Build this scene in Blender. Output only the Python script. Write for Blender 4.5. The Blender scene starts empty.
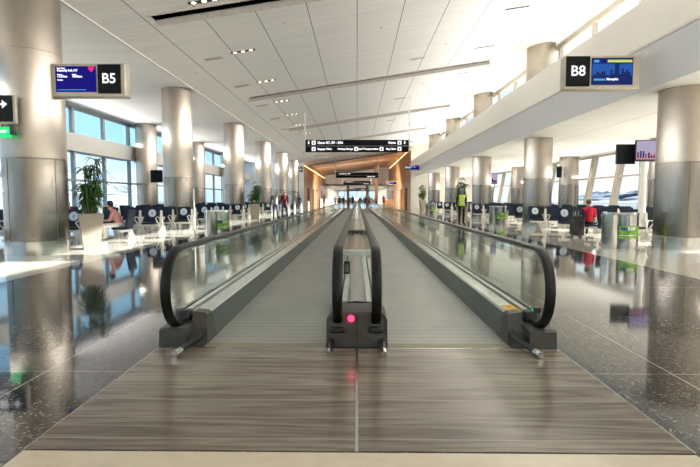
import bpy, bmesh, math, random
from mathutils import Vector, Matrix, noise
random.seed(7)
R = math.radians
PI = math.pi
scene = bpy.context.scene
col = scene.collection
H = 1.4                                     # eye height

# ------------------------------------------------------------------ helpers
def tag(o, label=None, cat=None, group=None, kind=None):
    if label: o['label'] = label
    if cat: o['category'] = cat
    if group: o['group'] = group
    if kind: o['kind'] = kind
    return o

def empty(name, loc=(0, 0, 0), rz=0.0, label=None, cat=None, group=None):
    o = bpy.data.objects.new(name, None); col.objects.link(o)
    o.location = loc; o.rotation_euler = (0, 0, rz); o.empty_display_size = .2
    return tag(o, label, cat, group)

def copy_tree(o, parent=None):
    kids = list(o.children)
    c = o.copy(); col.objects.link(c)
    if parent: c.parent = parent
    for k in kids: copy_tree(k, c)
    return c

class MB:
    """collects shapes for one mesh object"""
    def __init__(s): s.v = []; s.f = []; s.m = []; s.mi = 0; s.sm = []
    def add(s, vs, fs, smooth=False):
        b = len(s.v); s.v += [tuple(p) for p in vs]
        for f in fs: s.f.append(tuple(b + i for i in f)); s.m.append(s.mi); s.sm.append(smooth)
        return s
    def box(s, x0, x1, y0, y1, z0, z1):
        return s.add([(x0,y0,z0),(x1,y0,z0),(x1,y1,z0),(x0,y1,z0),(x0,y0,z1),(x1,y0,z1),(x1,y1,z1),(x0,y1,z1)],
                     [(0,3,2,1),(4,5,6,7),(0,1,5,4),(1,2,6,5),(2,3,7,6),(3,0,4,7)])
    def rbox(s, x0, x1, y0, y1, z0, z1, r=.02, n=3):
        """box with rounded vertical and horizontal edges through bmesh bevel"""
        bm = bmesh.new(); bmesh.ops.create_cube(bm, size=1)
        for v in bm.verts:
            v.co = Vector((x0 + (v.co.x+.5)*(x1-x0), y0 + (v.co.y+.5)*(y1-y0), z0 + (v.co.z+.5)*(z1-z0)))
        bmesh.ops.bevel(bm, geom=bm.edges[:], offset=r, segments=n, profile=.5, affect='EDGES')
        bm.verts.index_update()
        s.add([v.co[:] for v in bm.verts], [[v.index for v in f.verts] for f in bm.faces], True); bm.free(); return s
    def prism_x(s, prof, x0, x1, smooth=False):
        """(y,z) outline extruded along x"""
        n = len(prof)
        vs = [(x0, y, z) for y, z in prof] + [(x1, y, z) for y, z in prof]
        fs = [(i, (i+1) % n, n+(i+1) % n, n+i) for i in range(n)]
        s.add(vs, fs, smooth); s.add(vs, [tuple(range(n))[::-1], tuple(range(n, 2*n))]); return s
    def prism_y(s, prof, y0, y1, smooth=False):
        """(x,z) outline extruded along y"""
        n = len(prof)
        vs = [(x, y0, z) for x, z in prof] + [(x, y1, z) for x, z in prof]
        fs = [(i, n+i, n+(i+1) % n, (i+1) % n) for i in range(n)]
        s.add(vs, fs, smooth); s.add(vs, [tuple(range(n)), tuple(range(n, 2*n))[::-1]]); return s
    def prism_z(s, prof, z0, z1, smooth=False):
        n = len(prof)
        vs = [(x, y, z0) for x, y in prof] + [(x, y, z1) for x, y in prof]
        fs = [(i, (i+1) % n, n+(i+1) % n, n+i) for i in range(n)]
        s.add(vs, fs, smooth); s.add(vs, [tuple(range(n))[::-1], tuple(range(n, 2*n))]); return s
    def lathe(s, prof, c=(0, 0), n=48, smooth=True, sy=1.0):
        """(r,z) profile about a vertical axis"""
        vs = []; k = len(prof)
        for i in range(n):
            a = 2*PI*i/n
            for r, z in prof: vs.append((c[0]+r*math.cos(a), c[1]+r*math.sin(a)*sy, z))
        fs = [(i*k+j, ((i+1) % n)*k+j, ((i+1) % n)*k+j+1, i*k+j+1) for i in range(n) for j in range(k-1)]
        return s.add(vs, fs, smooth)
    def tube(s, pts, r, n=10, caps=True):
        """round tube along points; r a number or a list"""
        pts = [Vector(p) for p in pts]; m = len(pts)
        rs = r if isinstance(r, (list, tuple)) else [r]*m
        vs = []; up = None
        for i, p in enumerate(pts):
            t = (pts[min(i+1, m-1)] - pts[max(i-1, 0)]).normalized()
            if up is None: up = Vector((0, 0, 1)) if abs(t.z) < .9 else Vector((1, 0, 0))
            a = t.cross(up)
            if a.length < 1e-4: a = t.cross(Vector((0, 1, 0)))
            a.normalize(); b = a.cross(t).normalized(); up = b
            for k in range(n):
                w = 2*PI*k/n; vs.append(p + (a*math.cos(w) + b*math.sin(w))*rs[i])
        fs = [(i*n+k, i*n+(k+1) % n, (i+1)*n+(k+1) % n, (i+1)*n+k) for i in range(m-1) for k in range(n)]
        s.add(vs, fs, True)
        if caps: s.add(vs, [tuple(range(n))[::-1], tuple(range((m-1)*n, m*n))])
        return s
    def sweep_yz(s, path, section, x):
        """section [(dx, dn)] swept along a (y,z) path lying in the plane x"""
        m = len(path); n = len(section); vs = []
        for i, (y, z) in enumerate(path):
            y0, z0 = path[max(i-1, 0)]; y1, z1 = path[min(i+1, m-1)]
            ty, tz = y1-y0, z1-z0; L = math.hypot(ty, tz) or 1; ty /= L; tz /= L
            ny, nz = -tz, ty                                    # outward normal for our winding
            for dx, dn in section: vs.append((x+dx, y+ny*dn, z+nz*dn))
        fs = [(i*n+k, i*n+(k+1) % n, (i+1)*n+(k+1) % n, (i+1)*n+k) for i in range(m-1) for k in range(n)]
        s.add(vs, fs, True); s.add(vs, [tuple(range(n)), tuple(range((m-1)*n, m*n))]); return s
    def ball(s, c, r, n=16, k=10, M=None):
        rx, ry, rz = (r, r, r) if not isinstance(r, (tuple, list)) else r
        vs = []; c = Vector(c)
        for j in range(k+1):
            t = PI*j/k
            for i in range(n):
                a = 2*PI*i/n; p = Vector((rx*math.sin(t)*math.cos(a), ry*math.sin(t)*math.sin(a), rz*math.cos(t)))
                if M: p = M @ p
                vs.append(c+p)
        fs = [(j*n+i, (j+1)*n+i, (j+1)*n+(i+1) % n, j*n+(i+1) % n) for j in range(k) for i in range(n)]
        return s.add(vs, fs, True)
    def build(s, name, mat, parent=None, recalc=True):
        me = bpy.data.meshes.new(name); me.from_pydata([tuple(p) for p in s.v], [], s.f)
        for m in (mat if isinstance(mat, (list, tuple)) else [mat]): me.materials.append(m)
        me.polygons.foreach_set('material_index', s.m); me.polygons.foreach_set('use_smooth', s.sm)
        if recalc:
            bm = bmesh.new(); bm.from_mesh(me); bmesh.ops.remove_doubles(bm, verts=bm.verts, dist=1e-5)
            bmesh.ops.recalc_face_normals(bm, faces=bm.faces); bm.to_mesh(me); bm.free()
        me.update()
        if any(s.sm): me.set_sharp_from_angle(angle=R(38))
        o = bpy.data.objects.new(name, me); col.objects.link(o)
        if parent: o.parent = parent
        return o

def circle(r, n=32, cx=0, cy=0): return [(cx+r*math.cos(2*PI*i/n), cy+r*math.sin(2*PI*i/n)) for i in range(n)]
def struct(o): o['kind'] = 'structure'; return o

# ------------------------------------------------------------------ materials
def lin(c):
    if isinstance(c, str):
        c = [int(c[i:i+2], 16)/255 for i in (0, 2, 4)]
        return tuple(x/12.92 if x <= .04045 else ((x+.055)/1.055)**2.4 for x in c) + (1,)
    return tuple(c) + (1,)
def new_mat(name):
    m = bpy.data.materials.new(name); m.use_nodes = True
    nt = m.node_tree; return m, nt, nt.nodes['Principled BSDF']
def setp(b, **k):
    names = dict(col='Base Color', rough='Roughness', metal='Metallic', ior='IOR', spec='Specular IOR Level', coat='Coat Weight',
                 coatr='Coat Roughness', emit='Emission Color', es='Emission Strength', aniso='Anisotropic', sheen='Sheen Weight')
    for a, v in k.items():
        b.inputs[names[a]].default_value = v
def N(nt, t, **k):
    n = nt.nodes.new(t)
    for a, v in k.items(): setattr(n, a, v)
    return n
def L(nt, a, b): nt.links.new(a, b)
def noise_col(nt, b, c1, c2, scale=5, stretch=(1, 1, 1), detail=4, lo=.35, hi=.65, bump=0, rough=None):
    tc = N(nt, 'ShaderNodeTexCoord'); mp = N(nt, 'ShaderNodeMapping'); mp.inputs['Scale'].default_value = stretch
    no = N(nt, 'ShaderNodeTexNoise'); no.inputs['Scale'].default_value = scale; no.inputs['Detail'].default_value = detail
    cr = N(nt, 'ShaderNodeValToRGB'); cr.color_ramp.elements[0].position = lo; cr.color_ramp.elements[1].position = hi
    cr.color_ramp.elements[0].color = lin(c1); cr.color_ramp.elements[1].color = lin(c2)
    L(nt, tc.outputs['Object'], mp.inputs[0]); L(nt, mp.outputs[0], no.inputs['Vector']); L(nt, no.outputs[0], cr.inputs[0])
    L(nt, cr.outputs[0], b.inputs['Base Color'])
    if bump:
        bp = N(nt, 'ShaderNodeBump'); bp.inputs['Strength'].default_value = bump; bp.inputs['Distance'].default_value = .01
        L(nt, no.outputs[0], bp.inputs['Height']); L(nt, bp.outputs[0], b.inputs['Normal'])
    if rough:
        mr = N(nt, 'ShaderNodeMapRange'); mr.inputs['To Min'].default_value = rough[0]; mr.inputs['To Max'].default_value = rough[1]
        L(nt, no.outputs[0], mr.inputs[0]); L(nt, mr.outputs[0], b.inputs['Roughness'])
    return no, cr
def simple(name, c, rough=.5, metal=0, var=.06, scale=6, **k):
    m, nt, b = new_mat(name); setp(b, rough=rough, metal=metal, **k)
    base = lin(c); c1 = tuple(max(0, x*(1-var)) for x in base[:3]); c2 = tuple(min(1, x*(1+var)) for x in base[:3])
    noise_col(nt, b, c1, c2, scale); return m
def metal_mat(name, c, rough=.3, stretch=(1, 1, 60), aniso=0, dr=.08, var=.06):
    m, nt, b = new_mat(name); base = lin(c)
    setp(b, metal=1, rough=rough, aniso=aniso)
    noise_col(nt, b, tuple(x*(1-var) for x in base[:3]), tuple(min(1, x*(1+var)) for x in base[:3]), 3, stretch, 3, rough=(rough-dr, rough+dr))
    return m
def brushed_column(name, c, rough):
    m = simple(name, c, rough, 1.0, .03, 3); nt = m.node_tree; b = nt.nodes['Principled BSDF']; setp(b, aniso=.9)
    tg = N(nt, 'ShaderNodeTangent', direction_type='RADIAL', axis='Z'); L(nt, tg.outputs[0], b.inputs['Tangent']); return m
def glow(name, c, s):
    m, nt, b = new_mat(name); setp(b, col=lin((0, 0, 0)), rough=.5, spec=.12, emit=lin(c), es=s); return m
def glass_mat(name, tint=(.93, .98, .96), ior=1.5, rough=.0, boost=1.0):
    m = bpy.data.materials.new(name); m.use_nodes = True; nt = m.node_tree; nt.nodes.clear()
    out = N(nt, 'ShaderNodeOutputMaterial'); mx = N(nt, 'ShaderNodeMixShader'); fr = N(nt, 'ShaderNodeFresnel'); fr.inputs['IOR'].default_value = ior
    tr = N(nt, 'ShaderNodeBsdfTransparent'); tr.inputs[0].default_value = tuple(tint)+(1,)
    gl = N(nt, 'ShaderNodeBsdfGlossy'); gl.inputs['Roughness'].default_value = rough; gl.inputs[0].default_value = (.95, 1, .98, 1)
    ml = N(nt, 'ShaderNodeMath', operation='MULTIPLY'); ml.inputs[1].default_value = boost
    geo = N(nt, 'ShaderNodeNewGeometry'); bf = N(nt, 'ShaderNodeMath', operation='SUBTRACT'); bf.inputs[0].default_value = 1
    L(nt, geo.outputs['Backfacing'], bf.inputs[1]); m2 = N(nt, 'ShaderNodeMath', operation='MULTIPLY')
    L(nt, fr.outputs[0], ml.inputs[0]); L(nt, ml.outputs[0], m2.inputs[0]); L(nt, bf.outputs[0], m2.inputs[1])
    L(nt, m2.outputs[0], mx.inputs[0]); L(nt, tr.outputs[0], mx.inputs[1]); L(nt, gl.outputs[0], mx.inputs[2]); L(nt, mx.outputs[0], out.inputs[0])
    return m

def terrazzo(name):
    """polished terrazzo: dark field near the walkways, pale border beyond |x|=5.9, thin divider strips"""
    m, nt, b = new_mat(name); setp(b, rough=.05, ior=1.85)
    tc = N(nt, 'ShaderNodeTexCoord'); sx = N(nt, 'ShaderNodeSeparateXYZ'); L(nt, tc.outputs['Object'], sx.inputs[0])
    vo = N(nt, 'ShaderNodeTexVoronoi'); vo.inputs['Scale'].default_value = 75; L(nt, tc.outputs['Object'], vo.inputs['Vector'])
    hs = N(nt, 'ShaderNodeSeparateColor'); L(nt, vo.outputs['Color'], hs.inputs[0])
    cr = N(nt, 'ShaderNodeValToRGB'); e = cr.color_ramp.elements; e[0].position = .0; e[0].color = lin((.024, .027, .033)); e[1].position = .86; e[1].color = lin((.058, .058, .06))
    a = e.new(.92); a.color = lin((.21, .20, .18)); a = e.new(.5); a.color = lin((.038, .040, .046))
    L(nt, hs.outputs[0], cr.inputs[0])
    cl = N(nt, 'ShaderNodeValToRGB'); e = cl.color_ramp.elements; e[0].position = 0; e[0].color = lin((.56, .52, .46)); e[1].position = 1; e[1].color = lin((.68, .64, .57))
    L(nt, hs.outputs[0], cl.inputs[0])
    ab = N(nt, 'ShaderNodeMath', operation='ABSOLUTE'); L(nt, sx.outputs[0], ab.inputs[0])
    gt = N(nt, 'ShaderNodeMath', operation='GREATER_THAN'); gt.inputs[1].default_value = 5.95; L(nt, ab.outputs[0], gt.inputs[0])
    m1 = N(nt, 'ShaderNodeMix', data_type='RGBA'); L(nt, gt.outputs[0], m1.inputs[0]); L(nt, cr.outputs[0], m1.inputs[6]); L(nt, cl.outputs[0], m1.inputs[7])
    # divider strips: |x|=2.52 and every 3.9 m along y
    d = N(nt, 'ShaderNodeMath', operation='SUBTRACT'); d.inputs[1].default_value = 2.52; L(nt, ab.outputs[0], d.inputs[0])
    da = N(nt, 'ShaderNodeMath', operation='ABSOLUTE'); L(nt, d.outputs[0], da.inputs[0])
    l1 = N(nt, 'ShaderNodeMath', operation='LESS_THAN'); l1.inputs[1].default_value = .006; L(nt, da.outputs[0], l1.inputs[0])
    pp = N(nt, 'ShaderNodeMath', operation='PINGPONG'); pp.inputs[1].default_value = 1.97; L(nt, sx.outputs[1], pp.inputs[0])
    l2 = N(nt, 'ShaderNodeMath', operation='LESS_THAN'); l2.inputs[1].default_value = .004; L(nt, pp.outputs[0], l2.inputs[0])
    mxn = N(nt, 'ShaderNodeMath', operation='MAXIMUM'); L(nt, l1.outputs[0], mxn.inputs[0]); L(nt, l2.outputs[0], mxn.inputs[1])
    m2 = N(nt, 'ShaderNodeMix', data_type='RGBA'); L(nt, mxn.outputs[0], m2.inputs[0]); L(nt, m1.outputs[2], m2.inputs[6]); m2.inputs[7].default_value = lin((.42, .40, .37))
    L(nt, m2.outputs[2], b.inputs['Base Color'])
    no = N(nt, 'ShaderNodeTexNoise'); no.inputs['Scale'].default_value = .9; no.inputs['Detail'].default_value = 5; L(nt, tc.outputs['Object'], no.inputs['Vector'])
    mr = N(nt, 'ShaderNodeMapRange'); mr.inputs['To Min'].default_value = .02; mr.inputs['To Max'].default_value = .09
    L(nt, no.outputs[0], mr.inputs[0]); L(nt, mr.outputs[0], b.inputs['Roughness'])
    return m

def wood_plank(name, c1, c2, c3, along='X', plank=.16, rough=.28, sc=1.0, seam=(.10, .09, .08), big=0.0):
    """planks with wavy grain running along one axis"""
    m, nt, b = new_mat(name); setp(b, rough=rough)
    tc = N(nt, 'ShaderNodeTexCoord'); sp = N(nt, 'ShaderNodeSeparateXYZ'); L(nt, tc.outputs['Object'], sp.inputs[0])
    ax = {'X': 0, 'Y': 1, 'Z': 2}[along]; cross = {'X': 1, 'Y': 0, 'Z': 1}[along]
    dv = N(nt, 'ShaderNodeMath', operation='DIVIDE'); dv.inputs[1].default_value = plank; L(nt, sp.outputs[cross], dv.inputs[0])
    fl = N(nt, 'ShaderNodeMath', operation='FLOOR'); L(nt, dv.outputs[0], fl.inputs[0])
    wn = N(nt, 'ShaderNodeTexWhiteNoise', noise_dimensions='1D'); L(nt, fl.outputs[0], wn.inputs['W'])
    mu = N(nt, 'ShaderNodeMath', operation='MULTIPLY'); mu.inputs[1].default_value = 40; L(nt, wn.outputs[0], mu.inputs[0])
    mp = N(nt, 'ShaderNodeMapping'); s = [7*sc]*3; s[ax] = .55*sc; mp.inputs['Scale'].default_value = s
    cb = N(nt, 'ShaderNodeCombineXYZ'); L(nt, mu.outputs[0], cb.inputs[0]); L(nt, mu.outputs[0], cb.inputs[1])
    va = N(nt, 'ShaderNodeVectorMath', operation='ADD'); L(nt, tc.outputs['Object'], mp.inputs[0]); L(nt, mp.outputs[0], va.inputs[0]); L(nt, cb.outputs[0], va.inputs[1])
    no = N(nt, 'ShaderNodeTexNoise'); no.inputs['Scale'].default_value = 1.2; no.inputs['Detail'].default_value = 2; no.inputs['Distortion'].default_value = .6; L(nt, va.outputs[0], no.inputs['Vector'])
    m6 = N(nt, 'ShaderNodeMath', operation='MULTIPLY'); m6.inputs[1].default_value = 9; L(nt, no.outputs[0], m6.inputs[0])
    fr = N(nt, 'ShaderNodeMath', operation='PINGPONG'); fr.inputs[1].default_value = 1; L(nt, m6.outputs[0], fr.inputs[0])
    n2 = N(nt, 'ShaderNodeTexNoise'); n2.inputs['Scale'].default_value = 9; n2.inputs['Detail'].default_value = 4; L(nt, va.outputs[0], n2.inputs['Vector'])
    ad = N(nt, 'ShaderNodeMath', operation='MULTIPLY_ADD'); ad.inputs[1].default_value = .45; L(nt, fr.outputs[0], ad.inputs[0]); 
    mm = N(nt, 'ShaderNodeMath', operation='MULTIPLY'); mm.inputs[1].default_value = .6; L(nt, n2.outputs[0], mm.inputs[0]); L(nt, mm.outputs[0], ad.inputs[2])
    cr = N(nt, 'ShaderNodeValToRGB'); e = cr.color_ramp.elements; e[0].position = .25; e[0].color = lin(c1); e[1].position = .8; e[1].color = lin(c3); a = e.new(.5); a.color = lin(c2)
    L(nt, ad.outputs[0], cr.inputs[0])
    hv = N(nt, 'ShaderNodeHueSaturation'); mr = N(nt, 'ShaderNodeMapRange'); mr.inputs['To Min'].default_value = .82; mr.inputs['To Max'].default_value = 1.15
    L(nt, wn.outputs[0], mr.inputs[0]); L(nt, mr.outputs[0], hv.inputs['Value']); L(nt, cr.outputs[0], hv.inputs['Color'])
    fc = N(nt, 'ShaderNodeMath', operation='FRACT'); L(nt, dv.outputs[0], fc.inputs[0])
    ls = N(nt, 'ShaderNodeMath', operation='LESS_THAN'); ls.inputs[1].default_value = .03; L(nt, fc.outputs[0], ls.inputs[0])
    mx = N(nt, 'ShaderNodeMix', data_type='RGBA'); L(nt, ls.outputs[0], mx.inputs[0]); L(nt, hv.outputs[0], mx.inputs[6]); mx.inputs[7].default_value = lin(seam)
    L(nt, mx.outputs[2], b.inputs['Base Color'])
    bp = N(nt, 'ShaderNodeBump'); bp.inputs['Strength'].default_value = .12; bp.inputs['Distance'].default_value = .003; L(nt, n2.outputs[0], bp.inputs['Height']); L(nt, bp.outputs[0], b.inputs['Normal'])
    return m

def ceiling_mat(name, c, seam_x, off=0.0, cross=.62):
    """white linear board ceiling: dark grooves along y, faint board lines across"""
    m, nt, b = new_mat(name); setp(b, rough=.55)
    tc = N(nt, 'ShaderNodeTexCoord'); sp = N(nt, 'ShaderNodeSeparateXYZ'); L(nt, tc.outputs['Object'], sp.inputs[0])
    ao = N(nt, 'ShaderNodeMath', operation='ADD'); ao.inputs[1].default_value = off; L(nt, sp.outputs[0], ao.inputs[0])
    pp = N(nt, 'ShaderNodeMath', operation='PINGPONG'); pp.inputs[1].default_value = seam_x/2; L(nt, ao.outputs[0], pp.inputs[0])
    l1 = N(nt, 'ShaderNodeMath', operation='LESS_THAN'); l1.inputs[1].default_value = .014; L(nt, pp.outputs[0], l1.inputs[0])
    mp = N(nt, 'ShaderNodeMapping'); mp.inputs['Scale'].default_value = (.25, 9, 1); L(nt, tc.outputs['Object'], mp.inputs[0])
    no = N(nt, 'ShaderNodeTexNoise'); no.inputs['Scale'].default_value = 1.0; no.inputs['Detail'].default_value = 2; L(nt, mp.outputs[0], no.inputs['Vector'])
    cr = N(nt, 'ShaderNodeValToRGB'); base = lin(c)[:3]; cr.color_ramp.elements[0].position = .3; cr.color_ramp.elements[1].position = .7
    cr.color_ramp.elements[0].color = tuple(x*.92 for x in base)+(1,); cr.color_ramp.elements[1].color = tuple(min(1, x*1.03) for x in base)+(1,)
    L(nt, no.outputs[0], cr.inputs[0])
    py = N(nt, 'ShaderNodeMath', operation='PINGPONG'); py.inputs[1].default_value = cross; L(nt, sp.outputs[1], py.inputs[0])
    l2 = N(nt, 'ShaderNodeMath', operation='LESS_THAN'); l2.inputs[1].default_value = .006; L(nt, py.outputs[0], l2.inputs[0])
    m0 = N(nt, 'ShaderNodeMix', data_type='RGBA'); L(nt, l2.outputs[0], m0.inputs[0]); L(nt, cr.outputs[0], m0.inputs[6]); m0.inputs[7].default_value = tuple(x*.72 for x in base)+(1,)
    mx = N(nt, 'ShaderNodeMix', data_type='RGBA'); L(nt, l1.outputs[0], mx.inputs[0]); L(nt, m0.outputs[2], mx.inputs[6]); mx.inputs[7].default_value = lin((.17, .165, .155))
    L(nt, mx.outputs[2], b.inputs['Base Color'])
    return m

def pallet_mat(name):
    """ribbed aluminium pallets: fine ribs along travel, a joint across every 0.4 m"""
    m, nt, b = new_mat(name); setp(b, rough=.42, metal=.55)
    tc = N(nt, 'ShaderNodeTexCoord'); sp = N(nt, 'ShaderNodeSeparateXYZ'); L(nt, tc.outputs['Object'], sp.inputs[0])
    px = N(nt, 'ShaderNodeMath', operation='PINGPONG'); px.inputs[1].default_value = .006; L(nt, sp.outputs[0], px.inputs[0])
    l1 = N(nt, 'ShaderNodeMath', operation='LESS_THAN'); l1.inputs[1].default_value = .0022; L(nt, px.outputs[0], l1.inputs[0])
    py = N(nt, 'ShaderNodeMath', operation='PINGPONG'); py.inputs[1].default_value = .067; L(nt, sp.outputs[1], py.inputs[0])
    l2 = N(nt, 'ShaderNodeMath', operation='LESS_THAN'); l2.inputs[1].default_value = .007; L(nt, py.outputs[0], l2.inputs[0])
    no = N(nt, 'ShaderNodeTexNoise'); no.inputs['Scale'].default_value = 1.2; no.inputs['Detail'].default_value = 6; L(nt, tc.outputs['Object'], no.inputs['Vector'])
    cr = N(nt, 'ShaderNodeValToRGB'); cr.color_ramp.elements[0].position = .3; cr.color_ramp.elements[1].position = .7
    cr.color_ramp.elements[0].color = lin((.47, .50, .485)); cr.color_ramp.elements[1].color = lin((.60, .63, .61)); L(nt, no.outputs[0], cr.inputs[0])
    m1 = N(nt, 'ShaderNodeMix', data_type='RGBA'); L(nt, l1.outputs[0], m1.inputs[0]); L(nt, cr.outputs[0], m1.inputs[6]); m1.inputs[7].default_value = lin((.20, .20, .19))
    m2 = N(nt, 'ShaderNodeMix', data_type='RGBA'); L(nt, l2.outputs[0], m2.inputs[0]); L(nt, m1.outputs[2], m2.inputs[6]); m2.inputs[7].default_value = lin((.24, .24, .23))
    L(nt, m2.outputs[2], b.inputs['Base Color'])
    return m

M = {}
M['terrazzo'] = terrazzo('polished terrazzo')
M['pale_tile'] = simple('cream floor tile', (.60, .53, .42), .12, var=.05, scale=9)
M['landing'] = wood_plank('wood grain landing plate', (.115, .094, .076), (.185, .157, .128), (.27, .235, .195), 'X', .285, .18, .72, (.30, .27, .23))
M['wood'] = wood_plank('honey wood panelling', (.36, .19, .085), (.50, .29, .14), (.62, .39, .21), 'Z', .9, .4, .6, (.22, .12, .06))
M['wood_ceiling'] = wood_plank('pale wood slats', (.50, .32, .19), (.62, .42, .27), (.72, .52, .36), 'X', .5, .5, .4, (.3, .18, .1))
M['ceiling'] = ceiling_mat('white board ceiling', (.82, .805, .775), 1.56)
M['soffit'] = ceiling_mat('white soffit', (.82, .805, .775), 6.0, 1.5, 1.1)
M['white'] = simple('warm white paint', (.78, .75, .69), .5, var=.015, scale=1)
M['coolwhite'] = simple('white paint', (.80, .81, .80), .45, var=.015, scale=1)
M['beige'] = simple('beige paint', (.68, .62, .52), .55)
M['beam'] = simple('fascia panel', (.76, .72, .64), .4, var=.015, scale=1)
M['beam_low'] = simple('pale fascia panel', (.78, .79, .78), .35, var=.015, scale=1)
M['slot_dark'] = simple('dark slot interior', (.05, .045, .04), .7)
M['lip'] = simple('satin slot lip', (.62, .57, .52), .4)
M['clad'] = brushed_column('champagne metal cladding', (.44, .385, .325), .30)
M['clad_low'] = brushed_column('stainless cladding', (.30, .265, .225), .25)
M['kick'] = metal_mat('polished base ring', (.50, .48, .45), .15, (1, 1, 10), dr=.04)
M['steel'] = metal_mat('brushed steel', (.66, .67, .66), .22, (40, 1, 1))
M['deck_steel'] = metal_mat('deck steel', (.66, .68, .67), .16, (30, .4, 1), dr=.05)
M['skirt'] = simple('grey skirt panel', (.13, .145, .145), .3, .5)
M['comb'] = simple('worn comb plate', (.30, .27, .20), .4, .4)
M['console'] = simple('dark satin console', (.055, .053, .05), .35)
M['rubber'] = simple('black rubber', (.006, .005, .0045), .3, spec=.35)
M['blackplastic'] = simple('black plastic', (.015, .016, .018), .35)
M['darkframe'] = simple('dark grey frame', (.12, .12, .12), .4)
M['frame'] = simple('taupe window frame', (.45, .40, .34), .45)
M['greyframe'] = simple('grey window frame', (.42, .44, .46), .4)
M['glass'] = glass_mat('window glass', (.95, .985, .985), boost=.8)
M['balglass'] = glass_mat('balustrade glass', (.91, .955, .935), 1.45, 0.0, .9)
M['pallet'] = pallet_mat('ribbed pallets')
M['navy'] = simple('navy vinyl', (.006, .014, .036), .5, spec=.3)
M['white_metal'] = simple('pale cast aluminium', (.78, .76, .70), .35, .25)
M['pot'] = simple('taupe fibre planter', (.33, .29, .25), .5)
M['soil'] = simple('dark potting soil', (.05, .035, .025), .9, var=.4, scale=60)
M['bark'] = simple('brown cane', (.20, .13, .07), .8, var=.3, scale=30)
def leaf_mat():
    m, nt, b = new_mat('strap leaf'); setp(b, rough=.35); noise_col(nt, b, (.015, .07, .015), (.07, .20, .04), 3, lo=.3, hi=.7); return m
M['leaf'] = leaf_mat()
M['red_glow'] = glow('red lamp', (1, .02, .08), 4); M['green_glow'] = glow('green lamp', (.02, .85, .22), .8)
M['letter'] = glow('backlit white lettering', (.95, .97, 1), 1.0)
M['sign_black'] = simple('black sign face', (.004, .007, .009), .5, spec=.15)
M['yellow'] = simple('yellow label', (.80, .52, .03), .4); M['orange'] = simple('orange label', (.80, .22, .03), .4)
M['hi_vis'] = simple('lime safety vest', (.55, .85, .03), .6)
M['downlight'] = glow('lit downlight lens', (1, .88, .68), 3.0)
M['tarmac'] = simple('concrete apron', (.10, .115, .135), .8, var=.12, scale=.05)
M['terminal'] = simple('far terminal wall', (.13, .18, .25), .7)
M['snow'] = None

def sticker_mat():
    """white disc, blue ring and blue figure marks"""
    m, nt, b = new_mat('round seat sticker'); setp(b, rough=.4)
    tc = N(nt, 'ShaderNodeTexCoord'); sp = N(nt, 'ShaderNodeSeparateXYZ'); L(nt, tc.outputs['Object'], sp.inputs[0])
    cz = N(nt, 'ShaderNodeCombineXYZ'); sz = N(nt, 'ShaderNodeMath', operation='SUBTRACT'); sz.inputs[1].default_value = .80
    L(nt, sp.outputs[2], sz.inputs[0]); L(nt, sp.outputs[0], cz.inputs[0]); L(nt, sz.outputs[0], cz.inputs[1])
    ln = N(nt, 'ShaderNodeVectorMath', operation='LENGTH'); L(nt, cz.outputs[0], ln.inputs[0])
    cr = N(nt, 'ShaderNodeValToRGB'); cr.color_ramp.interpolation = 'CONSTANT'; e = cr.color_ramp.elements
    e[0].position = 0; e[0].color = lin((.28, .42, .62)); e[1].position = .055; e[1].color = lin((.72, .80, .88))
    a = e.new(.10); a.color = lin((.30, .45, .66)); a = e.new(.125); a.color = lin((.80, .86, .92))
    L(nt, ln.outputs['Value'], cr.inputs[0]); L(nt, cr.outputs[0], b.inputs['Base Color'])
    return m
M['sticker'] = sticker_mat()

def snow_mat():
    m, nt, b = new_mat('snowy mountain'); setp(b, rough=.9)
    tc = N(nt, 'ShaderNodeTexCoord'); no = N(nt, 'ShaderNodeTexNoise'); no.inputs['Scale'].default_value = .018; no.inputs['Detail'].default_value = 8; no.inputs['Roughness'].default_value = .7
    cr = N(nt, 'ShaderNodeValToRGB'); cr.color_ramp.elements[0].position = .42; cr.color_ramp.elements[0].color = lin((.05, .08, .13)); cr.color_ramp.elements[1].position = .58; cr.color_ramp.elements[1].color = lin((.22, .26, .31))
    L(nt, tc.outputs['Object'], no.inputs['Vector']); L(nt, no.outputs[0], cr.inputs[0]); L(nt, cr.outputs[0], b.inputs['Base Color']); return m
M['snow'] = snow_mat()

# ------------------------------------------------------------------ text
def lettering(s, size, mat, parent, x, y, z, align='LEFT', bold=.0, name='lettering', rx=PI/2, rz=0):
    cu = bpy.data.curves.new('t', 'FONT'); cu.body = s; cu.size = size; cu.align_x = align; cu.align_y = 'CENTER'; cu.extrude = .004; cu.offset = bold; cu.resolution_u = 3
    t = bpy.data.objects.new('t', cu); col.objects.link(t)
    dg = bpy.context.evaluated_depsgraph_get(); me = bpy.data.meshes.new_from_object(t.evaluated_get(dg))
    bpy.data.objects.remove(t); me.name = name; me.materials.clear(); me.materials.append(mat)
    o = bpy.data.objects.new(name, me); col.objects.link(o); o.parent = parent; o.location = (x, y, z); o.rotation_euler = (rx, 0, rz)
    return o

# ------------------------------------------------------------------ room shell
ZS = 6.45                 # high soffit over the B5 side
def cz(x): return H + 6.18 + .15*x           # slanted main ceiling
XL, XE = -15.6, -7.55     # window wall and soffit edge, B5 side
XB, XC, XR = 7.6, 10.2, 16.9  # fascia, clerestory, window wall, B8 side
ZR = 4.43                 # low soffit on the B8 side
YB, YC, YF = -32, 77, 121

f = MB().box(XL-.4, XR+.6, YB, 215, -.3, 0); struct(f.build('floor', M['terrazzo']))
f = MB().box(-1.85, 1.85, -3, 2.66, .0, .005); struct(f.build('floor_tile', M['pale_tile']))
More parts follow.
